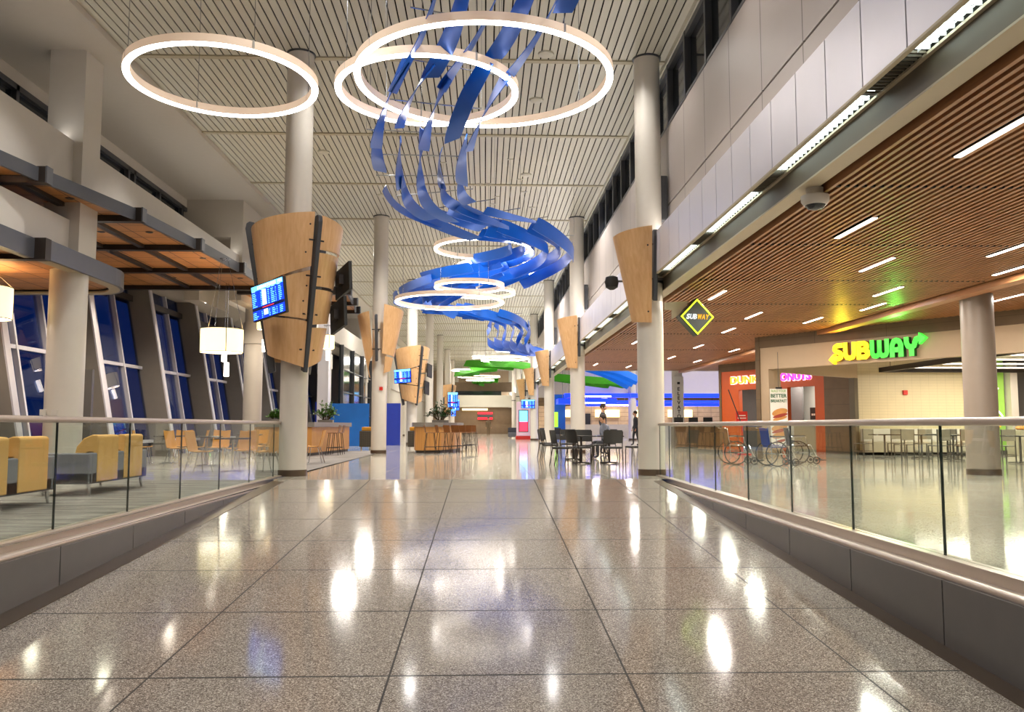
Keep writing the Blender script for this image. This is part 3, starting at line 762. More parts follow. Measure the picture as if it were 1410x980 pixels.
def loose(name, label, pts, lanes, w, m, z_cab):
    global SP, CUM
    SP = spline(pts, 24); CUM = [0]
    for a, b in zip(SP, SP[1:]): CUM.append(CUM[-1]+(b-a).length)
    t = thing(name, label, 'sculpture', tuple(pts[len(pts)//2]), 'hanging ribbon sculptures')
    for i in range(lanes):
        s0 = 0
        while s0 < CUM[-1]-.5:
            L = min(4.5, CUM[-1]-s0); ribbon_mesh(s0, L, (i-(lanes-1)/2)*.4, w, rr.uniform(-.2,.2), rr.uniform(-.2,.2), 0, rr.uniform(-.05,.05)+.12*i).build('ribbon', m, t, smooth=True); s0 += 4.0
    s0 = .5
    while s0 < CUM[-1]:
        p, _, _ = at(s0); MB().tube([(p.x,p.y,p.z+.2),(p.x,p.y,z_cab)], .005, 5).build('cable', 'silver', t); s0 += 3
loose('ribbon_sculpture', 'long green ribbon sculpture crossing high over the far walkway', [(-1.5,72,6.3),(.5,70.5,6.2),(2.6,69,6.0),(4.8,66,5.5)], 3, .55, 'green', CZ)
loose('ribbon_sculpture', 'short green ribbon group left below the long green one', [(-2.7,84,6.1),(-.9,80,6.3),(.8,77,6.5)], 3, .5, 'green', CZ)
loose('ribbon_sculpture', 'farthest green ribbon group in front of the mezzanine', [(-3,112,6.0),(-.4,106,6.3),(-1.2,104,6.6),(1.2,100,6.6)], 3, .7, 'green', CZ)
loose('ribbon_sculpture', 'green ribbon sculpture over the right hall beyond the wooden ceiling', [(3.8,56,4.3),(6,55.5,4.1),(9.2,55,3.85)], 3, .45, 'green', 8)
loose('ribbon_sculpture', 'blue ribbon sculpture over the right hall beyond the wooden ceiling', [(5.5,50,4.7),(7.6,51,4.35),(9.3,52,3.75)], 4, .45, 'blue', 8)

# ------------------------------------------------------------------ left side: beams, canopies, windows
mb = MB(); mb.box(-8.75, -8.3, -9, 60, 5.64, 6.72); struct(mb, 'trim_3', 'white')
mb = MB(); mb.box(-8.75, -8.32, -9, 16.9, 4.3, 5.1); struct(mb, 'trim_4', 'white')
# wall above the sloping windows, with the dark clerestory strip
mb = MB(); mb.box(-10.4, -10.1, -9, 60, 5.9, 7.45); mb.box(-10.4, -10.1, -9, 60, 8.33, 8.65); mb.box(-13.5, -10.1, -9, 60, 5.75, 5.9)
mb.box(-10.4, -8.2, 28.3, 31.6, 7.35, 8.62); mb.box(-10.1, -9.6, 28.3, 31.6, 5.2, 7.35); mb.box(-8.6, -8.2, 28.3, 31.6, 5.2, 7.35)
struct(mb, 'wall_left', 'plaster')
for i, (a, b) in enumerate([(-9, 4), (4, 16), (16, 24), (24, 28.3), (32, 46)]):
    mb = MB(); mb.box(-10.25, -10.2, a, b, 7.45, 8.33); w = struct(mb, 'window_%d' % wn, 'darkglass'); wn += 1
    fr = MB(); y = a
    while y < b: fr.box(-10.22, -10.08, y, y+.12, 7.45, 8.33); y += 1.9
    fr.box(-10.22, -10.1, a, b, 7.45, 7.53); fr.box(-10.22, -10.08, a, b, 8.2, 8.33); fr.build('window_frame', 'darkgrey', w)
# sloping curtain wall
def sx(z, x0=-10.6): return x0-.186*(z-1.35)
ys = [23.55+4.57*k for k in range(-7, 9)]
for i in range(len(ys)-1):
    a, b = ys[i], ys[i+1]; zt = 5.75
    mb = MB(); mb.hexa([(sx(0)-.55,a,0),(sx(0)-.52,a,0),(sx(0)-.52,b,0),(sx(0)-.55,b,0),(sx(zt)-.55,a,zt),(sx(zt)-.52,a,zt),(sx(zt)-.52,b,zt),(sx(zt)-.55,b,zt)])
    w = struct(mb, 'window_%d' % wn, 'skyglass'); wn += 1
    fr = MB()
    def fin(y, d, th, m):
        fr.hexa([(sx(0)-.6,y,0),(sx(0)-.6+d,y,0),(sx(0)-.6+d,y+th,0),(sx(0)-.6,y+th,0),(sx(zt)-.6,y,zt),(sx(zt)-.6+d,y,zt),(sx(zt)-.6+d,y+th,zt),(sx(zt)-.6,y+th,zt)], m)
    fin(a, .75, .22, 0); fin(a+1.6, .2, .08, 1); fin(a+3.1, .2, .08, 1)
    fin(a-.012+.0, .76, .01, 0)
    fr.hexa([(sx(0)-.6+.75,a-.005,0),(sx(0)-.6+.8,a-.005,0),(sx(0)-.6+.8,a+.225,0),(sx(0)-.6+.75,a+.225,0),(sx(zt)-.6+.75,a-.005,zt),(sx(zt)-.6+.8,a-.005,zt),(sx(zt)-.6+.8,a+.225,zt),(sx(zt)-.6+.75,a+.225,zt)], 1)
    for z in (.5, 2.9, 5.2): fr.box(sx(z)-.58, sx(z)-.42, a, b, z-.05, z+.05, 1)
    fr.build('window_frame', ['fin', 'alu'], w)
mb = MB(); mb.box(-60, -12.5, -30, YE, -.6, -.4); struct(mb, 'ground', 'outside')

def canopy(label, edge, z0, z1, xin, wid=.2, rows_x=(-8.5, -9.5), grp='grey framed wood-panelled canopies'):
    """edge: list of (y, x) positions of crossbeam ends"""
    t = thing('canopy', label, 'canopy', (edge[0][1], edge[0][0], z0), grp)
    for i, (y, x) in enumerate(edge):
        MB().box(xin, x, y-wid/2, y+wid/2, z0, z1).build('crossbeam', 'darkbrown', t)
        MB().box(x-.02, x+.012, y-wid/2-.004, y+wid/2+.004, z0, z1+.005).build('end_plate', 'steelgrey', t)
    for i in range(len(edge)-1):
        (ya, xa), (yb, xb) = edge[i], edge[i+1]; ya += wid/2; yb -= wid/2
        mb = MB(); xa2, xb2 = xa-.1, xb-.14
        mb.hexa([(xa2-.06,ya,z0+.03),(xa2,ya,z0+.03),(xb2,yb,z0+.03),(xb2-.06,yb,z0+.03),(xa2-.06,ya,z1-.02),(xa2,ya,z1-.02),(xb2,yb,z1-.02),(xb2-.06,yb,z1-.02)])
        mb.build('fascia', 'steelgrey', t)
        mb = MB(); mb.prism([(xin,ya),(xa2-.06,ya),(xb2-.06,yb),(xin,yb)], z0+.13, z0+.16); mb.build('wood_soffit', 'panelwood', t)
        mb = MB(); mb.prism([(xin,ya),(xa2-.06,ya),(xb2-.06,yb),(xin,yb)], z1-.04, z1-.03); mb.build('top_deck', 'steelgrey', t)
        for rx in rows_x:
            if rx < min(xa, xb)-.2: MB().box(rx-.07, rx+.07, ya, yb, z0+.05, z0+.14).build('stringer', 'darkbrown', t)
        for dx in (.6, 1.7, 2.6):
            cx, cy = (xa+xb)/2-dx, (ya+yb)/2
            if cx > xin+.3: MB().lathe([(.03,0),(.07,0),(.09,.012)], (cx,cy,z0+.115), 16).build('downlight', ['darkbrown'], t)
    return t
canopy('upper curved grey canopy with orange wood soffit above the left seating', [(9.0,-8.75),(12.0,-8.35),(15.1,-7.85),(17.95,-7.3),(20.9,-7.03),(24.0,-6.86),(27.0,-6.8)], 5.33, 5.63, -11.7)
canopy('far grey canopy whose beam ends reach towards the second left column', [(27.9,-4.45),(30.4,-4.62),(32.6,-4.85)], 5.33, 5.6, -8.2, rows_x=(-6.4,))
# lower rounded canopy
t = thing('canopy', 'low grey canopy with rounded end above the nearest stout column', 'canopy', (-8.2, 12, 4.05), 'grey framed wood-panelled canopies')
pts = [(-8.04,15.65),(-8.04,18.4)]+[(-9.04+1.0*cos(a), 18.4+1.45*sin(a)) for a in [PI/2*q/8 for q in range(1, 9)]]+[(-11.2,19.95)]
def offs(pts, d):
    o = []
    for i, p in enumerate(pts):
        a = Vector(pts[max(0, i-1)]); b = Vector(pts[min(len(pts)-1, i+1)]); tt = (b-a).normalized(); o.append((p[0]-tt.y*d, p[1]+tt.x*d))
    return o
inn = offs(pts, .07); inn2 = offs(pts, .3)
mb = MB()
for i in range(len(pts)-1):
    q = [pts[i], pts[i+1], inn[i+1], inn[i]]
    mb.prism(q, 4.05, 4.42)
mb.box(-8.32, -8.24, 6, 15.65, 4.05, 4.42); mb.build('fascia', 'steelgrey', t)
mb = MB()
for i in range(len(pts)-1):
    mb.prism([inn[i], inn[i+1], inn2[i+1], inn2[i]], 4.05, 4.09)
mb.box(-8.42, -8.32, 6, 15.6, 4.05, 4.1); mb.build('rim', 'olive_l', t)
MB().box(-11.3, -8.04, 15.45, 15.65, 4.03, 4.43).build('crossbeam', 'darkbrown', t)
mb = MB(); mb.prism([inn2[i] for i in range(len(inn2))]+[(-11.2,15.6)], 4.13, 4.16); mb.prism([(-11.3,6),(-8.34,6),(-8.34,15.45),(-11.3,15.45)], 4.13, 4.16); mb.build('wood_soffit', 'panelwood', t)
mb = MB(); mb.prism([inn[i] for i in range(len(inn))]+[(-11.2,15.6)], 4.36, 4.38); mb.build('top_deck', 'steelgrey', t)
for x, y in ((-9.2,14),(-9.0,17.9),(-9.9,17)): MB().lathe([(.03,0),(.08,0),(.1,.012)], (x,y,4.115), 16).build('downlight', 'darkbrown', t)
# ledge-mounted header rail above sloping windows
mb = MB(); mb.box(-12.1, -11.7, -9, 60, 5.1, 5.3); struct(mb, 'trim_5', 'darkbrown')

# pendants
def drum(x, y, z, r, h, label, ztop):
    t = thing('drum_pendant', label, 'pendant lamp', (x, y, z), 'drum pendant lamps')
    MB().ring([(-.01,0),(.0,0),(.0,h),(-.01,h)], r, (x,y,z), 48).build('lamp_shade', 'shade', t, smooth=True)
    mb = MB()
    for zz in (0, h): mb.ring([(-.014,-.006),(.006,-.006),(.006,.008),(-.014,.008)], r, (x,y,z+zz), 48)
    for q in range(4):
        a = .5+q*PI/2; mb.box(x+r*cos(a)-.008, x+r*cos(a)+.008, y+r*sin(a)-.008, y+r*sin(a)+.008, z, z+h)
    mb.build('frame', 'darkbrown', t)
    MB().lathe([(r*.3,0),(r*.96,0),(r*.96,.01)], (x,y,z+.02), 40, cap=False).build('diffuser', 'lamp', t)
    for q in range(3):
        a = .5+q*2*PI/3; MB().tube([(x+r*cos(a),y+r*sin(a),z+h),(x+.1*cos(a),y+.1*sin(a),ztop)], .005, 5).build('cable', 'silver', t)
    MB().lathe([(.15,0),(.15,.03)], (x,y,ztop-.03), 20).build('ceiling_rose', 'silver', t)
drum(-7.0, 22.5, 2.93, .55, .62, 'cream drum pendant lamp hanging under the upper canopy', 5.45)
drum(-9.85, 16.6, 3.08, .56, .62, 'cream drum pendant lamp cut by the left picture edge', 4.13)
drum(-6.95, 37, 4.35, .33, .6, 'small cream drum pendant half hidden by the big wooden cladding', 5.4)
drum(-7.75, 29.6, 4.35, .26, .4, 'small cream drum pendant just below the departures screen', 5.4)
for i, (x, y, z) in enumerate([(-8.0,26,2.95),(-7.92,26.0,2.5),(-7.65,29.3,3.55),(-6.9,37,3.85)]):
    t = thing('tube_pendant', ['upper short glowing tube pendant under the drum lamp', 'lower short glowing tube pendant under the drum lamp', 'glowing tube pendant left of the big wooden cladding foot', 'glowing tube pendant right of the big wooden cladding'][i], 'pendant lamp', (x,y,z), 'glowing tube pendants')
    MB().lathe([(.03,0),(.075,.01),(.075,.42),(.03,.43)], (x,y,z), 20).build('glass_tube', 'lamp', t, smooth=True)
    MB().tube([(x,y,z+.43),(x,y,5.4)], .006, 5).build('cable', 'silver', t)

# ------------------------------------------------------------------ furniture prototypes
def sofa(y0, y1, label):
    t = thing('lounge_sofa', label, 'sofa', (-6.0, (y0+y1)/2, 0), 'two-seat lounge sofas behind the left railing')
    xb, xf = -5.62, -6.42
    MB().box(xf, xb, y0, y1, .17, .34).build('seat_base', 'sofagrey', t, bev=.02)
    MB().box(xf, xb, y0, y0+.09, .17, .61).build('armrest', 'sofagrey', t, bev=.02)
    MB().box(xf, xb, y1-.09, y1, .17, .61).build('armrest', 'sofagrey', t, bev=.02)
    MB().box(xb-.1, xb, y0+.08, y1-.08, .17, .61).build('back_shell', 'sofagrey', t, bev=.02)
    L = y1-y0; w = .69; g = (L-2*w)/3
    for i in range(2):
        a = y0+g+(w+g)*i; mb = MB()
        prof = [(xb+.012,.19),(xb+.012,.84),(xb-.01,.865),(xb-.08,.87),(xb-.2,.82),(xb-.3,.7),(xb-.33,.55),(xb-.33,.47),(xb-.25,.47),(xb-.14,.62),(xb-.06,.62),(xb-.06,.19)]
        mb.plate([(p[0], p[1]) for p in prof], (0,a,0), (1,0,0), (0,0,1), -w)
        mb.build('back_cushion', 'yellow', t, bev=.015)
        MB().box(xf+.01, xb-.2, a, a+w, .34, .47).build('seat_cushion', 'yellow', t, bev=.03)
    for yy in (y0+.12, y1-.1):
        for x in (xb-.06, xf+.08):
            MB().tube([(x,yy,.18),(x+.0,yy+.01,.1),(x+.01,yy+.03,.0)], [.028,.022,.016], 10).build('leg', 'chrome', t, smooth=True)
sofa(9.26, 11.31, 'yellow and grey two-seat sofa nearest the left picture edge, back to the railing')
sofa(12.25, 14.3, 'yellow and grey two-seat sofa further along the left railing')
sofa(6.2, 8.3, 'yellow and grey two-seat sofa beyond the left picture edge') if False else None

def p_ychair():
    t = proto('cafe_chair', 'chair', 'yellow cafe chairs')
    def fn(u, v, s):
        k = u
        if k < .5: y = -.22+k*2*.36; z = .45-.02*sin(k*2*PI)
        else: q = (k-.5)*2; y = .14+.1*q; z = .45+.42*q**1.1
        return ((v-.5)*.44, y+(.012 if s and k > .5 else 0), z+(-.012 if s and k <= .5 else 0)+.02*(2*v-1)**2)
    MB().shell(fn, 14, 4).build('shell_seat', 'ychair', t, smooth=True)
    for sxx in (-1, 1):
        MB().tube([(sxx*.17,-.14,.44),(sxx*.21,-.2,.02),(sxx*.21,-.21,.0)], .012, 8).build('leg', 'chrome', t, smooth=True)
        MB().tube([(sxx*.17,.1,.44),(sxx*.21,.22,.02),(sxx*.21,.23,.0)], .012, 8).build('leg', 'chrome', t, smooth=True)
    MB().tube([(-.17,-.02,.43),(.17,-.02,.43)], .01, 6).build('crossbar', 'chrome', t)
    return t
def p_table(top='tabletop', name='cafe_table', leg='chrome', h=.74, w=.7):
    t = proto(name, 'table', name.replace('_', ' ')+'s')
    MB().box(-w/2, w/2, -w/2, w/2, h-.03, h).build('tabletop', top, t, bev=.01)
    MB().lathe([(.03,.04),(.03,h-.03)], (0,0,0), 14).build('pedestal', leg, t, smooth=True)
    mb = MB()
    for q in range(4): mb.bar((0,0,.035),(.3*cos(q*PI/2+PI/4),.3*sin(q*PI/2+PI/4),.02),.05,.03)
    mb.build('foot', leg, t); return t
def p_meshchair():
    t = proto('guest_chair', 'chair', 'black mesh-back chairs')
    MB().box(-.23, .23, -.22, .22, .42, .47).build('seat', 'mesh', t, bev=.02)
    def fn(u, v, s): return ((u-.5)*.46, .22+.05*v+.05*sin(u*PI)+(.012 if s else 0), .56+.33*v)
    MB().shell(fn, 8, 5).build('backrest', 'mesh', t, smooth=True)
    for sxx in (-1, 1):
        MB().tube([(sxx*.24,-.2,.0),(sxx*.24,-.19,.45),(sxx*.24,-.05,.46)], .013, 8).build('leg', 'darkbrown', t, smooth=True)
        MB().tube([(sxx*.24,.28,.0),(sxx*.24,.2,.42),(sxx*.24,.22,.6),(sxx*.24,.27,.86)], .013, 8).build('leg', 'darkbrown', t, smooth=True)
    return t
def p_beige():
    t = proto('dining_chair', 'chair', 'beige metal dining chairs')
    MB().box(-.21, .21, -.2, .2, .43, .455).build('seat', 'greymetal', t, bev=.008)
    MB().box(-.2, .2, .19, .21, .58, .9).build('backrest', 'beigechair', t, bev=.008)
    for sxx in (-1, 1):
        MB().box(sxx*.2-.014, sxx*.2+.014, -.2, -.172, 0, .44).build('leg', 'greymetal', t)
        MB().box(sxx*.2-.014, sxx*.2+.014, .18, .208, 0, .9).build('leg', 'greymetal', t)
    mb = MB()
    for a, b in (((-.2,-.19,.16),(.2,-.19,.16)),((-.2,.19,.16),(.2,.19,.16)),((-.2,-.19,.2),(-.2,.19,.2)),((.2,-.19,.2),(.2,.19,.2))): mb.bar(a, b, .02, .02)
    mb.build('stretcher', 'greymetal', t); return t
def p_stool():
    t = proto('bar_stool', 'stool', 'bar stools')
    def fn(u, v, s):
        if u < .6: y = -.17+u/.6*.34; z = .76
        else: q = (u-.6)/.4; y = .17+.05*q; z = .76+.26*q
        return ((v-.5)*.36, y+(.015 if s and u >= .6 else 0), z-(.02 if s and u < .6 else 0))
    MB().shell(fn, 10, 3).build('seat', wood('stool_wood', '6e4526', '8a5a33', .4) if 'stw' not in M else M['stw'], t, smooth=True)
    for a, b in ((-1,-1),(1,-1),(-1,1),(1,1)):
        MB().tube([(a*.13,b*.13,.75),(a*.21,b*.21,.0)], .011, 8).build('leg', 'darkbrown', t, smooth=True)
    MB().tube([(-.19,-.19,.25),(.19,-.19,.25),(.19,.19,.25),(-.19,.19,.25)], .009, 6, closed=True).build('footrest', 'darkbrown', t); return t
YC, TB, MC, BC, ST = p_ychair(), p_table(), p_meshchair(), p_beige(), p_stool()
T2 = p_table('tabletop', 'dining_table', 'greymetal')
T3 = p_table('tabletop', 'seating_table', 'darkbrown', .74, .7)
R = math.radians
tabs = [(-5.45,18.5),(-6.9,21.2),(-8.3,22.6),(-5.3,22.9),(-7.1,25.8)]
tl = ['nearest the railing end', 'second back from the railing', 'nearest the sloping windows', 'closest to the wooden counter', 'farthest back under the canopy']
for (x, y), l in zip(tabs, tl):
    place(TB, (x, y, 0), R(10), 'dark square cafe table on a chrome pedestal, '+l)
    for q, (dx, dy, rz, w) in enumerate([(-.75,.1,90,'left'),(.75,-.05,-90,'right'),(.05,.8,0,'far')]):
        if l.startswith('closest') and q == 2: continue
        place(YC, (x+dx, y+dy, 0), R(rz)+random.uniform(-.3,.3), 'yellow cafe chair on the %s side of the cafe table %s' % (w, l))
MCP = [(1.95,21.25,70,'leftmost, side-on at the near table'),(2.42,21.75,120,'second from the left'),(2.75,23.4,0,'behind the near table'),(3.22,21.5,182,'with its back to the walkway'),(3.95,22.1,-80,'rightmost beside the big white column'),
       (1.9,24.6,80,'at the far left table'),(2.55,25.8,0,'farthest back in the group'),(2.0,26.6,60,'at the back near the walkway'),(3.3,24.6,-90,'right of the rear table')]
for x, y, rz, l in MCP: place(MC, (x, y, 0), R(rz), 'black mesh-back chair '+l)
for x, y, l in ((2.55,22.4,'front left'),(3.3,22.45,'front right'),(2.6,24.9,'rear')): place(T3, (x, y, 0), 0, 'dark square table among black mesh chairs, '+l)

# ------------------------------------------------------------------ counters, stools, plants on the left
def arc_counter(name, label, pts, z_top, depth, m='oak'):
    t = thing(name, label, 'counter', (pts[0][0], pts[0][1], 0), 'wooden bar counters')
    i1 = offs(pts, depth)
    def wall(a, b, z0, z1):
        mb = MB()
        for i in range(len(pts)-1): mb.prism([a[i], a[i+1], b[i+1], b[i]], z0, z1)
        return mb
    wall(offs(pts, .08), i1, 0, .1).build('plinth', 'darkbrown', t)
    wall(offs(pts, .03), i1, .1, z_top-.16).build('front_panel', m, t)
    wall(offs(pts, -.06), offs(i1, .02), z_top-.16, z_top).build('countertop', 'counter', t)
    return t
arc_counter('bar_counter', 'pale wood bar counter with grey top left of the blue partition', [(-7.2,27.6),(-5.95,27.3),(-5.25,33.2),(-5.4,33.6)][:3][::1] if False else [(-5.3,33.4),(-5.75,28.4),(-7.6,28.1)][::-1], 1.12, .6)
arc_counter('bar_counter', 'curved wood bar counter with grey top around the third left column', [(-2.75,32.6),(-2.6,31.2),(-2.2,30.9),(-1.6,31.5),(-1.15,33.0),(-.95,35.0)][::1], 1.12, .6)
arc_counter('bar_counter', 'distant low wood counter beyond the curved bar', [(-3.2,58),(-1.7,58)], 1.1, .6)
for i, (x, y, rz) in enumerate([(-5.15,29.2,90),(-5.12,29.9,90)]): place(ST, (x-.05, y, 0), R(-rz), 'bar stool at the pale counter left of the blue partition, %s' % ['nearer', 'farther'][i])
for i, (x, y, rz) in enumerate([(-1.95,30.25,10),(-1.55,30.6,20),(-1.25,31.1,40),(-1.0,31.7,55),(-.8,32.3,60),(-.62,33.0,70),(-.5,33.8,80)]):
    place(ST, (x, y, 0), R(rz+180-90), 'bar stool along the curved bar counter, %s from its left end' % NUM[i])
def plant(x, y, z, r, h, label, m):
    t = thing('potted_plant', label, 'plant', (x, y, z), 'bushy plants on the bar counters')
    MB().box(x-r*.5, x+r*.5, y-.15, y+.15, z, z+.1).build('planter', 'counter', t)
    rp = random.Random(int(x*100)); mb = MB(); st = MB()
    for i in range(60):
        a = rp.uniform(0, 2*PI); l = rp.uniform(.3, 1); tip = Vector((x+r*l*cos(a), y+.6*r*l*sin(a), z+h*(1.1-l*.8)*rp.uniform(.6,1)))
        base = Vector((x+.1*cos(a), y+.1*sin(a), z+.08)); mid = (base+tip)/2+Vector((0,0,.12*h))
        st.tube([base, mid, tip], .006, 5)
        for j in range(9):
            u = .25+j/9*.8; p = base.lerp(mid, u*2) if u < .5 else mid.lerp(tip, u*2-1)
            d = Vector((rp.uniform(-1,1), rp.uniform(-1,1), rp.uniform(-.3,.8))).normalized()*.13; s = d.cross(Vector((0,0,1))).normalized()*.03
            mb.add([p, p+d*.5+s, p+d, p+d*.5-s], [(0,1,2,3)])
    st.build('stems', 'stem', t); tag(mb.build('foliage', m, t), kind='stuff')
plant(-5.9, 31.5, 1.12, .55, .95, 'leafy green plant behind the pale counter by the nearest column', 'leaf')
plant(-7.0, 28.5, 1.12, .3, .5, 'small light-green plant at the end of the left counter', 'leaf')
plant(-1.75, 33.2, 1.12, .65, 1.05, 'bushy dark green plant on the curved bar counter', 'leaf_d')
# blue partitions and seats
mb = MB().box(-8.0, -5.75, 42, 42.1, 0, 2.1); tag(mb.build('partition', 'bluewall'), 'light blue partition panel right of the pale counter', 'partition')
mb = MB().box(-5.7, -4.35, 43.5, 43.6, 0, 2.15); tag(mb.build('partition', 'navy'), 'dark blue partition panel behind the third left column', 'partition')
MBx = MB().box(-8.6, -8.05, 43, 43.1, 1.0, 2.2); tag(MBx.build('partition', 'navy'), 'navy partition panel left of the light blue one', 'partition')
for i, (x0, x1) in enumerate([(-5.35,-4.3),(-3.3,-2.75)]):
    t = thing('wicker_bench', 'dark wicker bench %s the second left column' % ['left of', 'right of'][i], 'bench', ((x0+x1)/2, 36.5, 0), 'dark wicker benches')
    MB().box(x0, x1, 36.2, 36.9, .1, .78).build('body', 'wicker', t, bev=.02)
    MB().box(x0+.05, x1-.05, 36.5, 36.8, .78, .95).build('cushion', 'ychair', t, bev=.03)
    for x in (x0+.08, x1-.08): MB().box(x-.03, x+.03, 36.25, 36.31, 0, .1).build('leg', 'chrome', t)
# tall dark glazed wall on the left far side
mb = MB(); mb.box(-8.3, -8.2, 48, 70, 0, 5.6); w = struct(mb, 'window_%d' % wn, 'darkglass'); wn += 1
fr = MB()
for y in range(48, 71, 4): fr.box(-8.2, -8.05, y, y+.15, 0, 5.6)
for z in (1.6, 2.9, 4.2): fr.box(-8.2, -8.1, 48, 70, z, z+.06)
fr.build('window_frame', 'darkgrey', w)
mb = MB(); mb.box(-7.9, -7.45, 39.9, 40.4, 0, 6.5); mb.box(-7.44, -7.38, 39.85, 40.4, 0, 6.5); struct(mb, 'wall_left', 'alu')
mb = MB(); mb.box(-11.5, -8.3, 60, 60.3, 0, 8.7); mb.box(-8.4, -8.2, 60, YE, 4.2, 8.7); mb.box(-8.4, -8.3, 60, YE, 0, 4.2); struct(mb, 'wall_left', 'plaster')
t = thing('display_panel', 'grey floor-standing panel right of the stout near column', 'panel', (-9.4, 19.9, 0))
MB().box(-9.65, -9.2, 20.0, 20.12, .05, 2.32).build('panel', 'panelgrey', t, bev=.01); MB().box(-9.7, -9.15, 19.9, 20.22, 0, .05).build('foot', 'darkgrey', t)

# ------------------------------------------------------------------ sandwich shop on the right
A = Vector((8.47, 25.63, 0)); D = Vector((.538, -.843, 0)); D.normalize(); NRM = Vector((-D.y*-1, 0, 0))
NRM = Vector((D.y, -D.x, 0))        # towards the walkway
UP = Vector((0,0,1))
def slab(mb, t0, t1, z0, z1, d0, d1, m=0, A=A, D=D, N=NRM):
    p = [A+D*t0+N*d0, A+D*t1+N*d0, A+D*t1+N*d1, A+D*t0+N*d1]
    lo = [q+UP*z0 for q in p]; hi = [q+UP*z1 for q in p]
    mb.hexa([lo[3],lo[2],lo[1],lo[0],hi[3],hi[2],hi[1],hi[0]], m)
TE = 17
mb = MB(); slab(mb, -.12, TE, 3.38, 3.9, -.3, .04, 0); slab(mb, -.15, 0, 0, 3.9, -.3, .05, 0); struct(mb, 'wall_right', 'brownstone')
mb = MB(); slab(mb, 0, TE, 2.72, 3.38, -.25, .0, 0); slab(mb, 0, .3, 0, 2.72, -.25, 0, 0); slab(mb, 9.5, TE, 0, 2.72, -.25, 0, 0); struct(mb, 'wall_right', 'tan')
# side partition with opening towards the doughnut shop
B0 = A+Vector((.32,.12,0)); B1 = Vector((12.95, 29.1, 0)); DB = (B1-B0).normalized(); NB = Vector((DB.y, -DB.x, 0)); LB = (B1-B0).length
mb = MB(); slab(mb, 0, LB, 2.66, 3.3, -.1, .1, 0, B0, DB, NB); slab(mb, 0, .45, 0, 2.66, -.1, .1, 0, B0, DB, NB); slab(mb, LB-.25, LB, 0, 2.66, -.1, .1, 1, B0, DB, NB); struct(mb, 'wall_right', ['tan', 'olive'])
mb = MB(); mb.box(12.95, 17.05, 29.15, 29.4, 0, 3.3, 0); struct(mb, 'wall_back', 'cream_tile')
mb = MB(); mb.box(17.05, 18.2, 29.0, 29.4, 0, 3.3); struct(mb, 'wall_back', 'greenwall')
mb = MB(); mb.box(18.5, 26, 29.3, 29.5, 0, 3.3, 0); struct(mb, 'wall_back', 'panelgrey')
mb = MB(); mb.prism([(8.6,25.6),(17.6,11.5),(26,11.5),(26,29.5),(12.9,29.5)], 3.3, 3.35); struct(mb, 'ceiling', 'white')
mb = MB(); mb.box(12.95, 18.2, 28.95, 29.15, 0, .14); struct(mb, 'baseboard_back', 'blackprint')
tag(MB().box(18.25, 18.5, 28.7, 29.3, 0, 3.2).build('pilaster', 'white'), 'white upright beside the green neon wall', 'pilaster')
t = thing('pendant_light_grid', 'dark suspended frame with white light strips over the sandwich shop seating', 'light', (13.7, 24, 2.85))
mb = MB(); mb.box(13.62, 13.76, 17, 28.7, 2.84, 3.0); mb.box(13.62, 20, 28.56, 28.7, 2.84, 3.0); mb.build('frame', 'darkbrown', t)
for y in (27.4, 25.7, 24.0, 22.3, 20.6): MB().box(13.9, 19, y-.035, y+.035, 2.9, 2.94).build('light_strip', 'strip', t)
for x in (13.69,):
    for y in (18, 23, 28): MB().tube([(x,y,3.0),(x,y,3.3)], .01, 6).build('hanger', 'darkbrown', t)
tag(MB().box(14.65, 14.8, 29.06, 29.15, 2.08, 2.24).build('fire_alarm', 'red', bev=.01), 'small red fire alarm on the cream tile wall', 'fire alarm')
t = thing('wall_bench', 'long white bench seat against the cream tile wall', 'bench', (15, 28.8, 0))
MB().box(13.0, 16.5, 28.75, 28.95, .45, .9).build('backrest', 'white', t, bev=.02); MB().box(13.0, 16.5, 28.3, 28.8, .1, .47).build('seat', 'beigechair', t, bev=.02)
# neon artwork
t = thing('neon_sign', 'white neon zigzag and yellow shape on the green wall', 'sign', (17.6, 28.9, 1.5))
MB().tube([(17.35,28.93,2.75),(17.95,28.93,2.3),(17.45,28.93,1.85)], .03, 8).build('zigzag', 'sign_w', t)
MB().tube([(17.4,28.93,1.8),(17.8,28.93,1.65),(18.05,28.93,1.35),(18.1,28.93,1.0)], .03, 8).build('arc', 'sign_w', t)
mb = MB(); mb.plate([(0,0),(.6,0),(.58,.35),(.35,.65),(0,.75)], (17.4,28.97,.95), (1,0,0), (0,0,1), .02); mb.build('yellow_shape', 'suborange', t)
t = thing('service_counter', 'cream counter with food display at the right picture edge', 'counter', (18.5,27.6,0))
MB().box(17.7, 22, 27.4, 28.2, 0, .85).build('body', 'beigechair', t, bev=.02)
mb = MB()
for i in range(14): mb.ball((17.85+i*.3, 27.7+.1*(i % 2), .93), .13, 6, i % 2, sz=.6)
tag(mb.build('food_display', ['bread', 'suborange'], t), 'round breads and yellow food', kind='stuff')

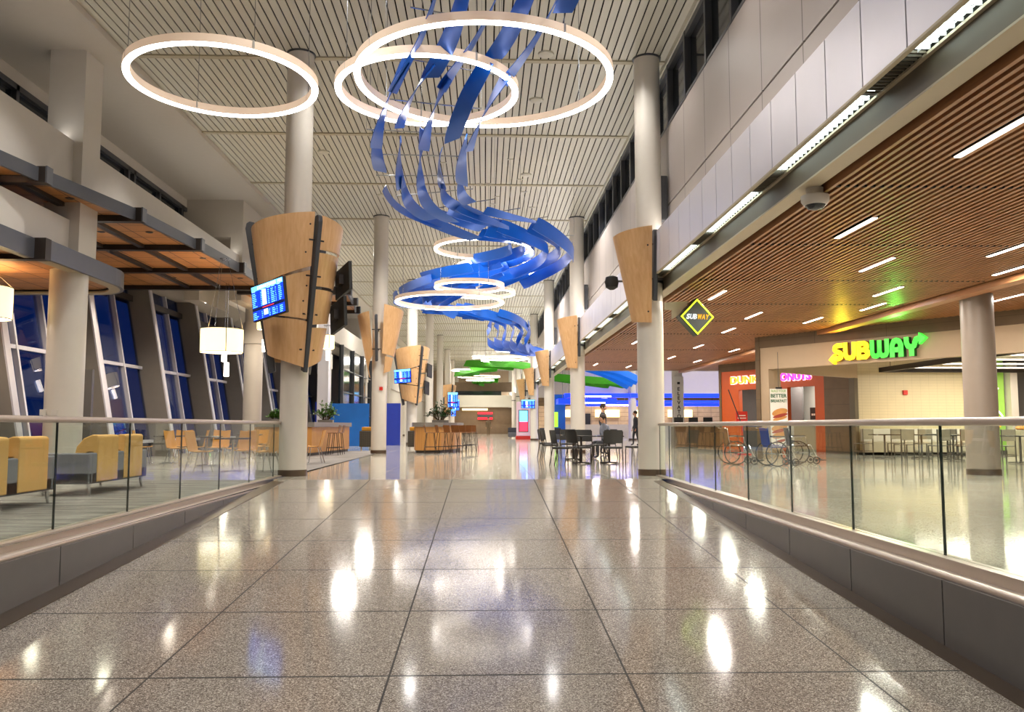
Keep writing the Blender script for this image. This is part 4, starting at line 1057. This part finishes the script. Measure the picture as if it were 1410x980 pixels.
# lit SUBWAY letters made of strokes
def stroke(mb, line, w, o, ex, ey, d, mf, ms):
    """extruded strokes with round joints, face material mf on front"""
    o = Vector(o); ex = Vector(ex); ey = Vector(ey); nn = ex.cross(ey).normalized()
    def pr(poly):
        k = len(poly); a = [o+ex*x+ey*y for x, y in poly]; b = [p+nn*d for p in a]
        mb.add(a+b, [tuple(range(k))[::-1]]+[(i, (i+1) % k, k+(i+1) % k, k+i) for i in range(k)], ms)
        mb.add(b, [tuple(range(k))], mf)
    lx = ex.length; ly = ey.length
    for (x0,y0), (x1,y1) in zip(line, line[1:]):
        dx, dy = (x1-x0)*lx, (y1-y0)*ly; L = math.hypot(dx, dy); px, py = -dy/L*w/2, dx/L*w/2
        pr([(x0-px/lx, y0-py/ly), (x1-px/lx, y1-py/ly), (x1+px/lx, y1+py/ly), (x0+px/lx, y0+py/ly)])
    for (x, y) in line[1:-1]: pr([(x+w/2*cos(a)/lx, y+w/2*sin(a)/ly) for a in [2*PI*k/14 for k in range(14)]])
GL = {'S': [[(1.0,.86),(.42,.86),(.2,.78),(.16,.66),(.3,.56),(.7,.44),(.85,.34),(.8,.2),(.55,.13),(.0,.13)]],
      'U': [[(.15,1),(.15,.32),(.25,.17),(.5,.12),(.75,.17),(.85,.32),(.85,1)]],
      'B': [[(.15,0),(.15,1)],[(.1,.87),(.6,.87),(.8,.78),(.8,.62),(.6,.52),(.15,.52)],[(.6,.52),(.85,.42),(.87,.25),(.7,.13),(.1,.13)]],
      'W': [[(.1,1),(.1,.3),(.18,.14),(.35,.12),(.48,.22),(.5,.4),(.5,.96)],[(.5,.4),(.52,.22),(.65,.12),(.82,.14),(.9,.3),(.9,1)]],
      'A': [[(.15,0),(.15,.62),(.28,.82),(.5,.88),(.72,.82),(.85,.62),(.85,0)],[(.15,.38),(.85,.38)]],
      'Y': [[(.14,1),(.14,.72),(.25,.52),(.5,.45),(.5,0)],[(.5,.45),(.68,.52),(.76,.7),(.85,.86),(1.12,.88)]]}
def px_t(px): k = (px-668)/1160; return (k*A.y-A.x)/(D.x-k*D.y)
t = thing('shop_sign', 'illuminated yellow and green SUBWAY lettering with arrow ends on the tan fascia', 'sign', tuple(A+D*3.9+UP*2.75))
for ch, a, b in (('S',1159,1173),('U',1174,1191.5),('B',1193,1210.5),('W',1212,1238.5),('A',1240.5,1258.5),('Y',1261,1281)):
    t0, t1 = px_t(a), px_t(b); z0 = 2.80; h = .5; mb = MB(); y_ = ch in 'SUB'
    ex = D*(t1-t0); ey = UP*h; o = A+D*t0+UP*z0+NRM*.02
    # ex x ey must point to the walkway
    sgn = 1 if ex.cross(ey).dot(NRM) > 0 else -1
    for ln in GL[ch]: stroke(mb, ln, .135 if ch != 'W' else .125, o, ex, ey, .13*sgn, 0, 1)
    if ch == 'S': stroke(mb, [(-.02,.13),(-.021,.13)], .3, o, ex, ey, .13, 0, 1); mb.plate([(-.5,.1),(.06,-.16),(.06,.42)], o, ex, ey, .13, 0)
    if ch == 'Y': mb.plate([(1.02,.58),(1.5,.9),(1.02,1.18)], o, ex, ey, .13, 0)
    mb.build('letter', ['subyellow', 'signside_y'] if y_ else ['subgreen', 'signside_g'], t)

# diamond blade sign
t = thing('blade_sign', 'black diamond SUBWAY blade sign with lime neon edge on the near right column', 'sign', (4.25, 16.8, 2.8), None)
CB = Vector((4.27, 16.75, 3.19)); a = R(12); ex = Vector((cos(a), sin(a)*-1, 0)); 
ex = Vector((cos(a), sin(a), 0)); nB = ex.cross(UP)
hd = .385
dia = [(-hd,0),(0,-hd),(hd,0),(0,hd)]
mb = MB(); mb.plate(dia, CB-nB*.2, ex, UP, .2); mb.build('box', 'signblack', t, bev=.008)
mb = MB(); k = .345
pp = [CB+ex*x*k/hd+UP*y*k/hd+nB*.015 for x, y in dia]; mb.tube(pp, .016, 8, closed=True); mb.build('neon_tube', 'neon', t)
for q, (ch, w_) in enumerate(zip('SUBWAY', (.07,.07,.07,.095,.078,.078))):
    mb = MB(); add_text(mb, ch, CB+ex*(-.245+.079*q+(.018 if q > 3 else 0))-UP*.045+nB*.012, ex, UP+ex*.22, .14, .012, 0, .005, width=w_); mb.build('letter', 'subwhite' if q < 3 else 'suborange', t)
mb = MB(); mb.plate([(-.66,.28),(-.12,.33),(-.36,.04),(-.5,-.05),(-.5,.14),(-.66,.14)], CB-nB*.14, ex, UP, .05); mb.build('bracket_arm', 'olive_l', t)

# banner with sandwich print
tb = px_t(1076); CBn = Vector(((1076-668)/1160*24.9, 24.9, 0))
t = thing('hanging_banner', 'tall hanging BETTER BREAKFAST banner with a sandwich picture', 'banner', (CBn.x, CBn.y, .3))
bx, by = CBn.x, CBn.y; bw = .26
MB().box(bx-bw, bx+bw, by, by+.02, .35, 2.1).build('sheet', 'paper', t)
MB().tube([(bx,by,2.1),(bx,by,3.2)], .008, 6).build('rod', 'darkgrey', t)
MB().box(bx-.08, bx+.1, by-.02, by+.03, 2.1, 2.15).build('clip', 'blackprint', t)
mb = MB(); add_text(mb, 'BUILD YOUR', (bx,by-.004,2.0), (1,0,0), UP, .1, .004, 0, 0, width=.44, center=True); mb.build('lettering', 'limeprint', t)
mb = MB(); add_text(mb, 'BETTER', (bx,by-.004,1.84), (1,0,0), UP, .15, .004, 0, .004, width=.48, center=True); mb.build('lettering', 'lettergreen', t)
mb = MB(); add_text(mb, 'BREAKFAST', (bx,by-.004,1.7), (1,0,0), UP, .12, .004, 0, .003, width=.48, center=True)
mb.build('lettering', 'lettergreen', t)
mb = MB()
def ell(cx, cz, rx, rz, m, d, rot=.25):
    mb.plate([((rx*cos(q)*cos(rot)-rz*sin(q)*sin(rot)), (rx*cos(q)*sin(rot)+rz*sin(q)*cos(rot))) for q in [2*PI*k/20 for k in range(20)]], (bx+cx,by-d,cz), (1,0,0), UP, .002, m)
ell(.02,1.4,.24,.11,0,.004); ell(.03,1.3,.23,.05,1,.006); ell(.02,1.22,.22,.05,0,.005); ell(.0,.95,.25,.1,0,.004); ell(0,.85,.24,.05,1,.006); ell(0,.72,.24,.09,0,.005); ell(.03,.55,.2,.04,1,.006)
mb.build('sandwich_print', ['bread', 'meat'], t)

# doughnut shop
A2 = Vector((10.55, 37.3, 0)); D2 = Vector((13.1-10.55, 31.9-37.3, 0)); L2 = D2.length; D2.normalize(); N2 = Vector((D2.y, -D2.x, 0))
def px2(px): k = (px-668)/1160; return (k*A2.y-A2.x)/(D2.x-k*D2.y)
def s2(mb, a, b, z0, z1, m=0, d0=-.2, d1=0): slab(mb, a, b, z0, z1, d0, d1, m, A2, D2, N2)
tA, tB, tC, tD, tE = px2(1020), px2(1052), px2(1088), px2(1127), px2(1140)
mb = MB(); s2(mb, 0, tE, 2.55, 3.38); s2(mb, 0, tA, 0, 2.55); s2(mb, tB, tC, 0, 2.55); s2(mb, tD, tE, 0, 2.55); struct(mb, 'wall_right', 'orange')
mb = MB(); s2(mb, -.15, tE+2.2, 3.38, 3.9, 0, -.25, .03); s2(mb, -.15, 0, 0, 3.9, 0, -.25, .03); s2(mb, tE, tE+2.4, 0, 3.4, 0, -.25, .0); struct(mb, 'wall_right', 'brownstone')
mb = MB(); s2(mb, 0, tE+2.4, 0, 3.3, 0, -3.3, -3.2); s2(mb, .02, .12, 0, 3.3, 1, -3.2, -.2); s2(mb, tE+1.2, tE+1.3, 0, 3.3, 0, -3.2, -.2); s2(mb, tA-.1, tB+.2, 0, 3.0, 1, -2.2, -2.1); struct(mb, 'wall_right', ['white', 'panelgrey'])
mb = MB(); s2(mb, 0, tE+2.4, 3.0, 3.1, 0, -3.2, -.2); struct(mb, 'ceiling', 'white')
t = thing('shop_sign', 'orange and magenta DUNKIN\' DONUTS letters with white halo on the orange front', 'sign', tuple(A2+D2*2+UP*2.8))
t_l = px2(1010); mb = MB(); add_text(mb, "DUNKIN'", A2+D2*t_l+UP*2.83+N2*.06, D2, UP, .42, .03, 0, .012, width=px2(1067)-t_l); mb.build('lettering', 'sign_o', t)
mb = MB(); add_text(mb, "DUNKIN'", A2+D2*t_l+UP*2.83+N2*.025, D2, UP, .42, .03, 0, .04, width=px2(1068)-t_l); mb.build('halo', 'sign_w', t)
t_l = px2(1071.5); t_r = px2(1123); mb = MB(); add_text(mb, 'DONUTS', A2+D2*t_l+UP*2.83+N2*.06, D2, UP, .42, .03, 0, .012, width=t_r-t_l); mb.build('lettering', 'sign_p', t)
mb = MB(); add_text(mb, 'DONUTS', A2+D2*(t_l-.02)+UP*2.83+N2*.025, D2, UP, .42, .03, 0, .04, width=t_r-t_l+.06); mb.build('halo', 'sign_w', t)
t = thing('shop_counter', 'cream shop counter with packaged goods inside the doughnut shop', 'counter', tuple(A2+D2*tC-N2*1.2))
mb = MB(); s2(mb, tC-.7, tC+1.3, 0, 1.15, 0, -1.6, -1.0); mb.build('body', 'beigechair', t)
mb = MB()
for i in range(5):
    for j in range(9): s2(mb, tC+1.35+j*.12, tC+1.44+j*.12, .15+i*.3, .33+i*.3, (i+j) % 3, -1.9, -1.75)
tag(mb.build('goods', ['meat', 'paper', 'bread'], t), kind='stuff')
mb = MB()
for i in range(6): s2(mb, tC+1.3, tC+2.5, .12+i*.3, .15+i*.3, 0, -2.0, -1.7)
mb.build('shelf', 'greymetal', t)
t = thing('menu_board', 'black menu board with ALL DAY lettering over the doughnut counter', 'sign', tuple(A2+D2*(tC+.2)-N2*2.8+UP*2))
t['label'] = 'dark menu board with pale lettering over the doughnut counter'
mb = MB(); s2(mb, tC-.2, tC+.9, 1.25, 1.75, 0, -1.5, -1.45); mb.build('board', 'blackprint', t)
mb = MB(); s2(mb, tC+1.0, tC+2.0, 1.5, 2.95, 0, -3.15, -3.1); mb.build('grey_screen', 'panelgrey', t)
mb = MB()
for i in range(10): s2(mb, tC-.1+i*.1, tC-.04+i*.1, 1.42, 1.5, 0, -1.45, -1.43)
mb.build('pale_lettering', 'paper', t)
tag(MB().box(11.0, 11.75, 29.8, 30.4, 0, 1.05).build('service_counter', 'beigechair', bev=.02), 'plain cream counter block in front of the doughnut shop opening', 'counter')
# red notice stand
t = thing('notice_stand', 'red notice board on a post before the doughnut shop', 'sign', (8.9, 29.2, 0))
MB().box(8.75, 9.15, 29.2, 29.24, 1.05, 1.5).build('board', 'red', t); MB().box(8.93, 8.97, 29.22, 29.26, 0, 1.05).build('post', 'red', t); MB().box(8.7, 9.2, 29.0, 29.4, 0, .04).build('foot', 'red', t)
mb = MB(); add_text(mb, 'YOUR TIPS', (8.95,29.19,1.33), (1,0,0), UP, .08, .004, 0, 0, width=.3, center=True) if False else None
mb = MB(); mb.box(8.82,9.08,29.194,29.2,1.34,1.37); mb.box(8.8,9.1,29.194,29.2,1.25,1.28); mb.build('text_lines', 'paper', t)

# shop chairs and tables
BCP = [(12.0,26.5,200,'leftmost'),(12.5,24.9,185,'second from left'),(13.1,26.6,170,'third from left, farther back'),(12.75,23.4,190,'near the middle, in front'),(13.35,23.2,180,'right of the middle, in front'),(13.75,26.2,175,'behind the middle tables'),(15.2,26.0,120,'beside the green wall'),(14.35,23.0,185,'right of the taupe column'),(14.3,25.2,100,'between the rear tables')]
for x, y, rz, l in BCP: place(BC, (x, y, 0), R(rz), 'beige-backed metal dining chair in the sandwich shop, '+l)
for x, y, l in ((12.3,25.7,'left end'),(13.35,25.5,'middle rear'),(13.55,24.1,'centre front'),(14.55,26.2,'right rear'),(14.3,22.2,'behind the taupe column')): place(T2, (x, y, 0), 0, 'square dining table in the sandwich shop, '+l)

# ------------------------------------------------------------------ wheelchairs
def wheelchair(label, loc, m, rz):
    t = thing('wheelchair', label, 'wheelchair', loc, 'parked wheelchairs'); t['_w'] = (0,0,0)
    for s in (-.3, .3):
        w = MB(); c = (0, s, .305); n = 32
        w.tube([(c[0]+.295*cos(2*PI*k/n), s, .305+.295*sin(2*PI*k/n)) for k in range(n)], .016, 8, closed=True)
        wo = w.build('wheel', 'rubber', t, smooth=True)
        sp = MB()
        for k in range(8): sp.tube([(0,s,.305),(.29*cos(k*PI/4),s,.305+.29*sin(k*PI/4))], .005, 5)
        sp.tube([(0,s-.04,.305),(0,s+.04,.305)], .03, 10); sp.build('spokes', 'greymetal', wo)
        cw = MB(); cw.tube([(.48+.085*cos(2*PI*k/16), s*.9, .1+.085*sin(2*PI*k/16)) for k in range(16)], .015, 6, closed=True); cw.tube([(.48,s*.9-.02,.1),(.48,s*.9+.02,.1)], .04, 8); cw.build('caster', 'rubber', t, smooth=True)
        fr = MB(); k_ = s*.85
        fr.tube([(-.12,k_,.2),(-.14,k_,.5),(-.2,k_,.92),(-.3,k_,.95)], .012, 8); fr.tube([(-.14,k_,.5),(.35,k_,.5),(.5,k_,.2),(.62,k_,.12)], .012, 8)
        fr.tube([(-.13,k_,.3),(.4,k_,.3)], .01, 8); fr.tube([(-.15,k_,.72),(.22,k_,.72),(.26,k_,.5)], .012, 8); fr.build('frame', 'chrome', t, smooth=True)
        MB().box(-.12, .22, k_-.03, k_+.03, .72, .75).build('armrest', 'rubber', t, bev=.01)
        MB().box(.55, .72, k_-.07, k_+.07, .1, .12).build('footplate', 'rubber', t)
    MB().box(-.14, .3, -.24, .24, .46, .52).build('seat', m, t, bev=.02)
    MB().hexa([(-.17,-.24,.52),(-.12,-.24,.52),(-.12,.24,.52),(-.17,.24,.52),(-.23,-.24,.95),(-.19,-.24,.95),(-.19,.24,.95),(-.23,.24,.95)]).build('backrest', m, t, bev=.015)
    t.rotation_euler.z = rz; return t
wheelchair('dark wheelchair with brown seat, leftmost behind the right railing', (6.45, 21.9, 0), 'browncloth', 0)
wheelchair('dark wheelchair with blue seat, in the middle of the parked row', (7.15, 20.9, 0), 'bluecloth', .1)
wheelchair('dark wheelchair nearest the cream counter block', (8.2, 22.2, 0), 'darkcloth', -.1)
tag(MB().tube([(6.75,22.0,1.0),(6.4,22.0,1.95)], .014, 6).build('pole', 'blackprint'), 'thin black pole leaning up from the leftmost wheelchair', 'pole')
# ------------------------------------------------------------------ right hall beyond the wooden ceiling
mb = MB(); mb.box(3.9, 26, 41.3, 41.4, 3.7, 4.2); struct(mb, 'trim_6', 'plaster')
mb = MB(); mb.box(4.1, 26, 41.4, 90, 8.0, 8.2); struct(mb, 'ceiling', 'white')
mb = MB(); mb.box(4.1, 26, 88, 88.4, 0, 8.2, 0); struct(mb, 'wall_back', 'warmstone')
mb = MB(); mb.box(6.5, 26, 60, 60.6, 3.2, 6.4); mb.box(3.9, 9.5, 78, 78.5, 3.6, 6.5); struct(mb, 'trim_7', 'white')
for i, (x0, x1, y, z, h, d) in enumerate([(5.5,26,58,2.95,.28,.6),(7.5,26,62,2.45,.2,.6),(6,26,66,2.8,.18,.5),(5,9,57.5,2.5,.35,2)]):
    t = thing('light_canopy', 'glowing blue canopy band over the far food counters, %s' % ['front upper', 'lower', 'rear', 'left end'][i], 'canopy', (x0, y, z), 'blue canopy bands')
    MB().box(x0, x1, y, y+d, z, z+h).build('blue_band', 'bluelight', t)
    MB().box(x0+1, x0+3.2, y-.02, y, z+.02, z+.1).build('white_strip', 'lamp', t)
    for x in (x0+.3, x0+5): MB().tube([(x,y+.2,z+h),(x,y+.2,8)], .015, 6).build('hanger', 'silver', t)
t = thing('reception_desk', 'brown panelled counter beyond the right railing', 'counter', (11, 40, 0))
MB().box(8.9, 13.5, 39.5, 40.3, 0, .95).build('body', 'brownstone', t); MB().box(8.8, 13.6, 39.4, 40.4, .95, 1.0).build('countertop', 'beigechair', t)
for i in range(3): MB().box(11.35, 11.8, 39.42, 39.5, .2+i*.22, .26+i*.22).build('shelf', 'beigechair', t)
for i, x in enumerate((9.2, 9.9, 10.6, 12.4)):
    tag(MB().box(x-.22, x+.22, 39.9, 39.94, 1.05, 1.4).box(x-.03, x+.03, 39.9, 39.95, 1.0, 1.06).build('computer_monitor', 'blackprint'), 'black computer screen on the brown counter, %s from the left' % NUM[i], 'computer', 'screens on the brown counter')
t = thing('food_counter', 'warm lit food counter under the far blue canopy', 'shop', (12, 68, 0))
MB().box(4.4, 22, 69, 69.3, 0, 2.6).build('back_panel', 'warmstone', t); MB().box(5, 22, 66.5, 67.4, 0, 1.1).build('counter', 'beigechair', t)
for x in (6, 9, 12, 15): MB().box(x, x+2, 68.8, 69, 1.7, 2.3).build('menu_panel', 'shade', t)
MB().box(7.6, 8.6, 68.7, 69.0, .2, 2.0).build('doorway', 'blackprint', t)
tag(MB().box(4.6, 5.9, 62, 62.3, 0, 3.0).box(4.5, 6.0, 61.95, 62.3, 3.0, 3.3).build('partition', 'bluewall'), 'blue shop panel between the right columns', 'panel')
tag(MB().box(5.0, 5.35, 61.96, 62.0, .9, 2.0).build('poster', 'screenlime'), 'small lime poster in front of the blue shop panel', 'poster')

# ------------------------------------------------------------------ far end of the concourse
mb = MB(); mb.box(-8.4, 3.9, 119, 119.4, 0, 8.75); struct(mb, 'wall_back', 'tan')
mb = MB(); mb.box(-5, 3.9, 100, 100.4, 3.2, 4.6); struct(mb, 'trim_9', 'slat')
mb = MB(); mb.box(-5, 3.9, 105, 105.3, 5.2, 6.4); struct(mb, 'trim_10', 'brownstone')
mb = MB(); mb.box(-4, 2, 104.9, 105, 4.6, 5.3); w = struct(mb, 'window_%d' % wn, 'darkglass'); wn += 1
mb = MB(); mb.box(-5, 3.9, 103, 103.3, 0, 3.2); struct(mb, 'wall_back', 'brownstone')
t = thing('shop_sign', 'red striped sign over the far end doorway', 'sign', (-.2, 102.8, 1.8))
for z in (1.75, 2.4): MB().box(-.9, .9, 102.8, 102.9, z, z+.25).build('red_stripe', 'redlight', t)
MB().box(-.9, .9, 102.85, 102.95, 2.0, 2.4).build('panel', 'darkgrey', t)
tag(MB().box(-2.8, .3, 102.6, 103.0, 2.85, 3.1).build('awning', 'shade'), 'warm lit awning strip at the far end', 'awning')
# advertising kiosk
t = thing('advertising_kiosk', 'tall pink-white advertising kiosk with a bright screen beside the right columns', 'kiosk', (2.8, 62, 0))
MB().box(2.3, 3.3, 61.8, 62.3, .25, 2.75).build('casing', 'magenta', t, bev=.03); MB().box(2.25, 3.35, 61.75, 62.35, 0, .25).build('plinth', 'red', t)
MB().box(2.45, 3.15, 61.76, 61.8, .55, 2.15).build('bezel', 'blackprint', t)
MB().box(2.5, 3.1, 61.74, 61.76, 1.3, 2.1).box(2.5,3.1,61.74,61.76,1.3,1.31).build('sky_picture', 'screencyan', t)
MB().box(2.5, 3.1, 61.74, 61.76, .6, 1.3).box(2.55, 3.05, 61.735, 61.74, 1.1, 1.15).build('red_picture', 'screenred', t)
for i, (x, y) in enumerate([(3.9,55),(4.6,55),(2.2,68)]):
    t = thing('waiting_seat', 'dark low waiting seat, %s' % ['by the pink kiosk, nearer', 'by the pink kiosk, right', 'behind the pink kiosk'][i], 'seat', (x,y,0), 'low waiting seats by the kiosk')
    MB().box(x-.35, x+.35, y-.3, y+.3, .1, .45).build('seat', 'darkgrey', t, bev=.03); MB().box(x-.35, x+.35, y+.2, y+.32, .3, .85).build('backrest', 'darkcloth', t, bev=.03)
    for q in (-.3, .25): MB().box(x+q, x+q+.05, y-.25, y+.25, 0, .1).build('leg', 'chrome', t)
mb = MB(); 

# ------------------------------------------------------------------ people
def person(loc, rz, label, cloth, legs, seated=False, h=1.72):
    t = thing('person', label, 'person', loc, None); t['_w'] = (0,0,0)
    k = h/1.75; V = []; E = []; Rr = []
    def v(p, r, par=None):
        V.append(tuple(c*k for c in p)); Rr.append(r*k)
        if par is not None: E.append((par, len(V)-1))
        return len(V)-1
    hz = .93 if not seated else .5
    pel = v((0,0,hz), .14); sp1 = v((0,-.01,hz+.22), .125, pel); ch = v((0,-.01 if not seated else -.06,hz+.42), .15, sp1)
    nk = v((0,0 if not seated else -.08,hz+.57), .055, ch); hd0 = v((0,-.01 if not seated else -.1,hz+.65), .07, nk); hd1 = v((0,-.02 if not seated else -.12,hz+.74), .095, hd0); v((0,-.01 if not seated else -.11,hz+.81), .06, hd1)
    dy = 0 if not seated else -.05
    for s in (-1, 1):
        sh = v((s*.17,dy,hz+.48), .06, ch); el = v((s*.24,.03+dy,hz+.2), .042, sh)
        if seated: wr = v((s*.18,-.24,hz+.2), .03, el); d = Vector((0,-1,-.1))
        else: wr = v((s*.24,-.08,hz-.03), .03, el); d = Vector((0,-.2,-1))
        w0 = Vector(V[wr])/k; pm = v(w0+d*.06, .03, wr)
        for q in range(5):
            o = (q-2)*.015
            f1 = v(w0+d*.1+Vector((o if seated else 0, 0 if seated else o, 0)), .009, pm); v(w0+d*(.17-abs(q-1.6)*.012)+Vector((o if seated else 0, (0 if seated else o)-.012, 0)), .007, f1)
        hp = v((s*.09,0,hz-.04), .1, pel)
        if seated: kn = v((s*.11,-.42,.5), .065, hp); an = v((s*.11,-.4,.08), .04, kn)
        else: kn = v((s*.1,-.02+s*.07,.5), .062, hp); an = v((s*.1,.02+s*.12,.08), .04, kn)
        a = Vector(V[an])/k; v(a+Vector((0,-.14,-.04)), .035, an)
    me = bpy.data.meshes.new('body'); me.from_pydata(V, E, []); ob = bpy.data.objects.new('body', me); COL.objects.link(ob)
    m = ob.modifiers.new('s', 'SKIN')
    for i, sv in enumerate(me.skin_vertices[0].data): sv.radius = (Rr[i], Rr[i]*(.8 if i < 3 else 1)); sv.use_root = i == 0
    m2 = ob.modifiers.new('b', 'SUBSURF'); m2.levels = 1; m2.render_levels = 1
    dg = bpy.context.evaluated_depsgraph_get(); ev = ob.evaluated_get(dg); me2 = bpy.data.meshes.new_from_object(ev)
    ob.modifiers.clear(); ob.data = me2; ob.parent = t
    for q in ('skin', cloth, legs): me2.materials.append(M[q])
    for p in me2.polygons:
        c = p.center/k; p.use_smooth = True
        if c.z > hz+.58: p.material_index = 0
        elif not seated and c.z < hz-.02 and abs(c.x) < .2: p.material_index = 2
        elif seated and (c.z < .6 and c.y < -.05): p.material_index = 2
        elif not seated and c.z < hz-.05: p.material_index = 0
        else: p.material_index = 1
    hx, hy, hz_ = 0, (-.02 if not seated else -.12)*k, (hz+.75)*k
    mb = MB(); mb.ball((hx,hy+.015,hz_+.03), .105*k, 8, sy=1.08); o = mb.build('hair', 'hair', t, smooth=True)
    mb = MB(); mb.ball((hx,hy-.06*k,hz_-.03), .07*k, 8, sy=.9, sz=1.2); mb.ball((hx,hy-.125*k,hz_-.03), .014*k, 6, sz=1.5)
    for s in (-1, 1): mb.ball((s*.095*k,hy,hz_-.03), .02*k, 6, sx=.5, sz=1.5); mb.ball((s*.028*k,hy-.118*k,hz_-.0), .009*k, 6, m=1)
    mb.box(hx-.022*k, hx+.022*k, hy-.122*k, hy-.11*k, hz_-.075*k, hz_-.068*k, 1); mb.build('face', ['skin', 'hair'], t, smooth=True)
    t.rotation_euler.z = rz; return t
person((4.1, 29.3, 0), R(60), 'person in dark clothes standing right of the second right column', 'darkcloth', 'darkcloth')
person((7.6, 42.5, 0), R(-80), 'person in dark clothes standing far off beside the nearest right column edge', 'darkcloth', 'darkcloth', h=1.7)
person((3.75, 26.2, 0), R(-60), 'person in grey seated behind the mesh chairs', 'greycloth', 'darkcloth', seated=True)
person((.3, 77, 0), R(10), 'person in an olive top walking far down the walkway', 'olivecloth', 'olivecloth')
# seat under the seated person
place(MC, (3.75, 26.25, 0), R(-60), 'black mesh-back chair under the seated person in grey')

# ------------------------------------------------------------------ enclosing walls out of view
mb = MB(); mb.box(-14, 26, -9.3, -9, -1.6, 9); struct(mb, 'wall_front', 'plaster')
mb = MB(); mb.box(26, 26.3, -9, YE, 0, 8.5); struct(mb, 'wall_right', 'tan')

# ------------------------------------------------------------------ lights
def area(name, loc, rot, sx_, sy_, power, color=(1,.93,.85), spread=None):
    l = bpy.data.lights.new(name, 'AREA'); l.shape = 'RECTANGLE'; l.size = sx_; l.size_y = sy_; l.energy = power; l.color = color
    if spread: l.spread = spread
    o = bpy.data.objects.new(name, l); COL.objects.link(o); o.location = loc; o.rotation_euler = rot; return o
def point(name, loc, power, color=(1,.9,.78), r=.1):
    l = bpy.data.lights.new(name, 'POINT'); l.energy = power; l.color = color; l.shadow_soft_size = r
    o = bpy.data.objects.new(name, l); COL.objects.link(o); o.location = loc; return o
def spot(name, loc, power, ang=80, color=(1,.965,.92), r=.13, rot=(0,0,0)):
    l = bpy.data.lights.new(name, 'SPOT'); l.energy = power; l.spot_size = R(ang); l.spot_blend = .6; l.color = color; l.shadow_soft_size = r
    o = bpy.data.objects.new(name, l); COL.objects.link(o); o.location = loc; o.rotation_euler = rot; return o
# ceiling downlights in the slats; rows around the camera added for frontal light
for y in (-6, -2, 2, 7, 11, 16, 21, 27, 34, 42, 52, 64, 78, 92, 108):
    for x in (-2.4, 2.2):
        spot('downlight', (x, y, CZ-.05), 340 if y < 25 else (1100 if y < 40 else 1800), 140)
# uplights on the ledge above the fascia and on the left beam
for y in range(-4, 118, 6):
    area('ledge_uplight', (3.66, y+3.4, 4.95), (0, PI-.25, 0), .12, 5.5, 26 if y < 20 else (55 if y < 36 else 110), (1,.97,.92))
    if y < 60: area('beam_uplight', (-8.5, y+3.4, 6.76), (0, PI+.4, 0), .1, 5.5, 12, (1,.96,.9))
# canopy downlights
for x, y, z in ((-9,10,4.0),(-8.6,14,5.3),(-8.6,19.3,5.3),(-8.3,22.4,5.3),(-8.2,25.5,5.3),(-6.3,30,5.2),(-9.3,17.6,4.0),(-7.8,12.5,5.3)):
    spot('canopy_and_fill_light', (x, y, z-.05), 240, 150, (1,.87,.7))
for x, y in ((14.2,28.2),(15.8,28.2)): spot('shop_spot', (x, y, 3.25), 60, 70, (1,.88,.68))
for y in (27.4, 25.7, 24.0, 22.3): area('shop_light', (16.4, y, 2.89), (0,0,0), 4.8, .06, 115, (1,.9,.74))
for tt_, c_ in ((3.0,(1,.7,.04)),(4.6,(.15,1,.1))):
    g = spot('sign_glow', tuple(A+D*tt_+UP*3.0+NRM*.2), 110, 120, c_, .05); g.rotation_euler = (NRM*1.3+UP*.8).to_track_quat('-Z', 'Y').to_euler()
for y in (4, 9, 14, 19, 24, 29): spot('downlight', (-6.3, y, CZ-.05), 520, 90)  # extra row added to brighten the lounge sofas
for y in (20, 24.5, 29): spot('canopy_and_fill_light', (-9.6, y, 5.2), 300, 140, (1,.87,.7))  # fill lights added for the dim window fins, not canopy fittings
for y in (9, 12.5): spot('canopy_and_fill_light', (-9.3, y, 3.98), 150, 150, (1,.87,.7))  # fill added under the low canopy to brighten the left seating
area('shop_light', tuple(A2+D2*3-N2*1.6+UP*2.95), (0,0,0), 1.5, 1.5, 150, (1,.95,.85))
for x, y in ((10,50),(16,52),(8,64),(14,66),(20,60)): area('hall_light', (x, y, 7.9), (0,0,0), 1.5, 1.5, 700, (1,.95,.9))
for x, y in ((-6,36),(-6,42),(-6,52),(-6.5,64),(-6,80),(-6,100)): area('side_light', (x, y, 8.5), (0,0,0), .8, .8, 260, (1,.93,.84))
area('end_light', (0, 98, 8.5), (-.6,0,0), 3, 1, 500, (1,.95,.88))  # extra light added to brighten the mezzanine end
area('end_light', (0, 101.5, 3.1), (0,0,0), 6, 1, 120, (1,.85,.7))

w = bpy.data.worlds.new('world'); SC.world = w; w.use_nodes = True
w.node_tree.nodes['Background'].inputs[0].default_value = lin('10356a'); w.node_tree.nodes['Background'].inputs[1].default_value = .75

for o in bpy.data.objects:
    if '_w' in o: del o['_w']
SC.view_settings.view_transform = 'Standard'; SC.view_settings.look = 'None'; SC.view_settings.gamma = 1
SC.view_settings.use_curve_mapping = False; SC.view_settings.exposure = 0.12
SC.cycles.max_bounces = 8; SC.cycles.diffuse_bounces = 4; SC.cycles.glossy_bounces = 4; SC.cycles.transparent_max_bounces = 16
SC.cycles.sample_clamp_indirect = 6; SC.cycles.use_denoising = True; SC.cycles.caustics_reflective = False; SC.cycles.caustics_refractive = False
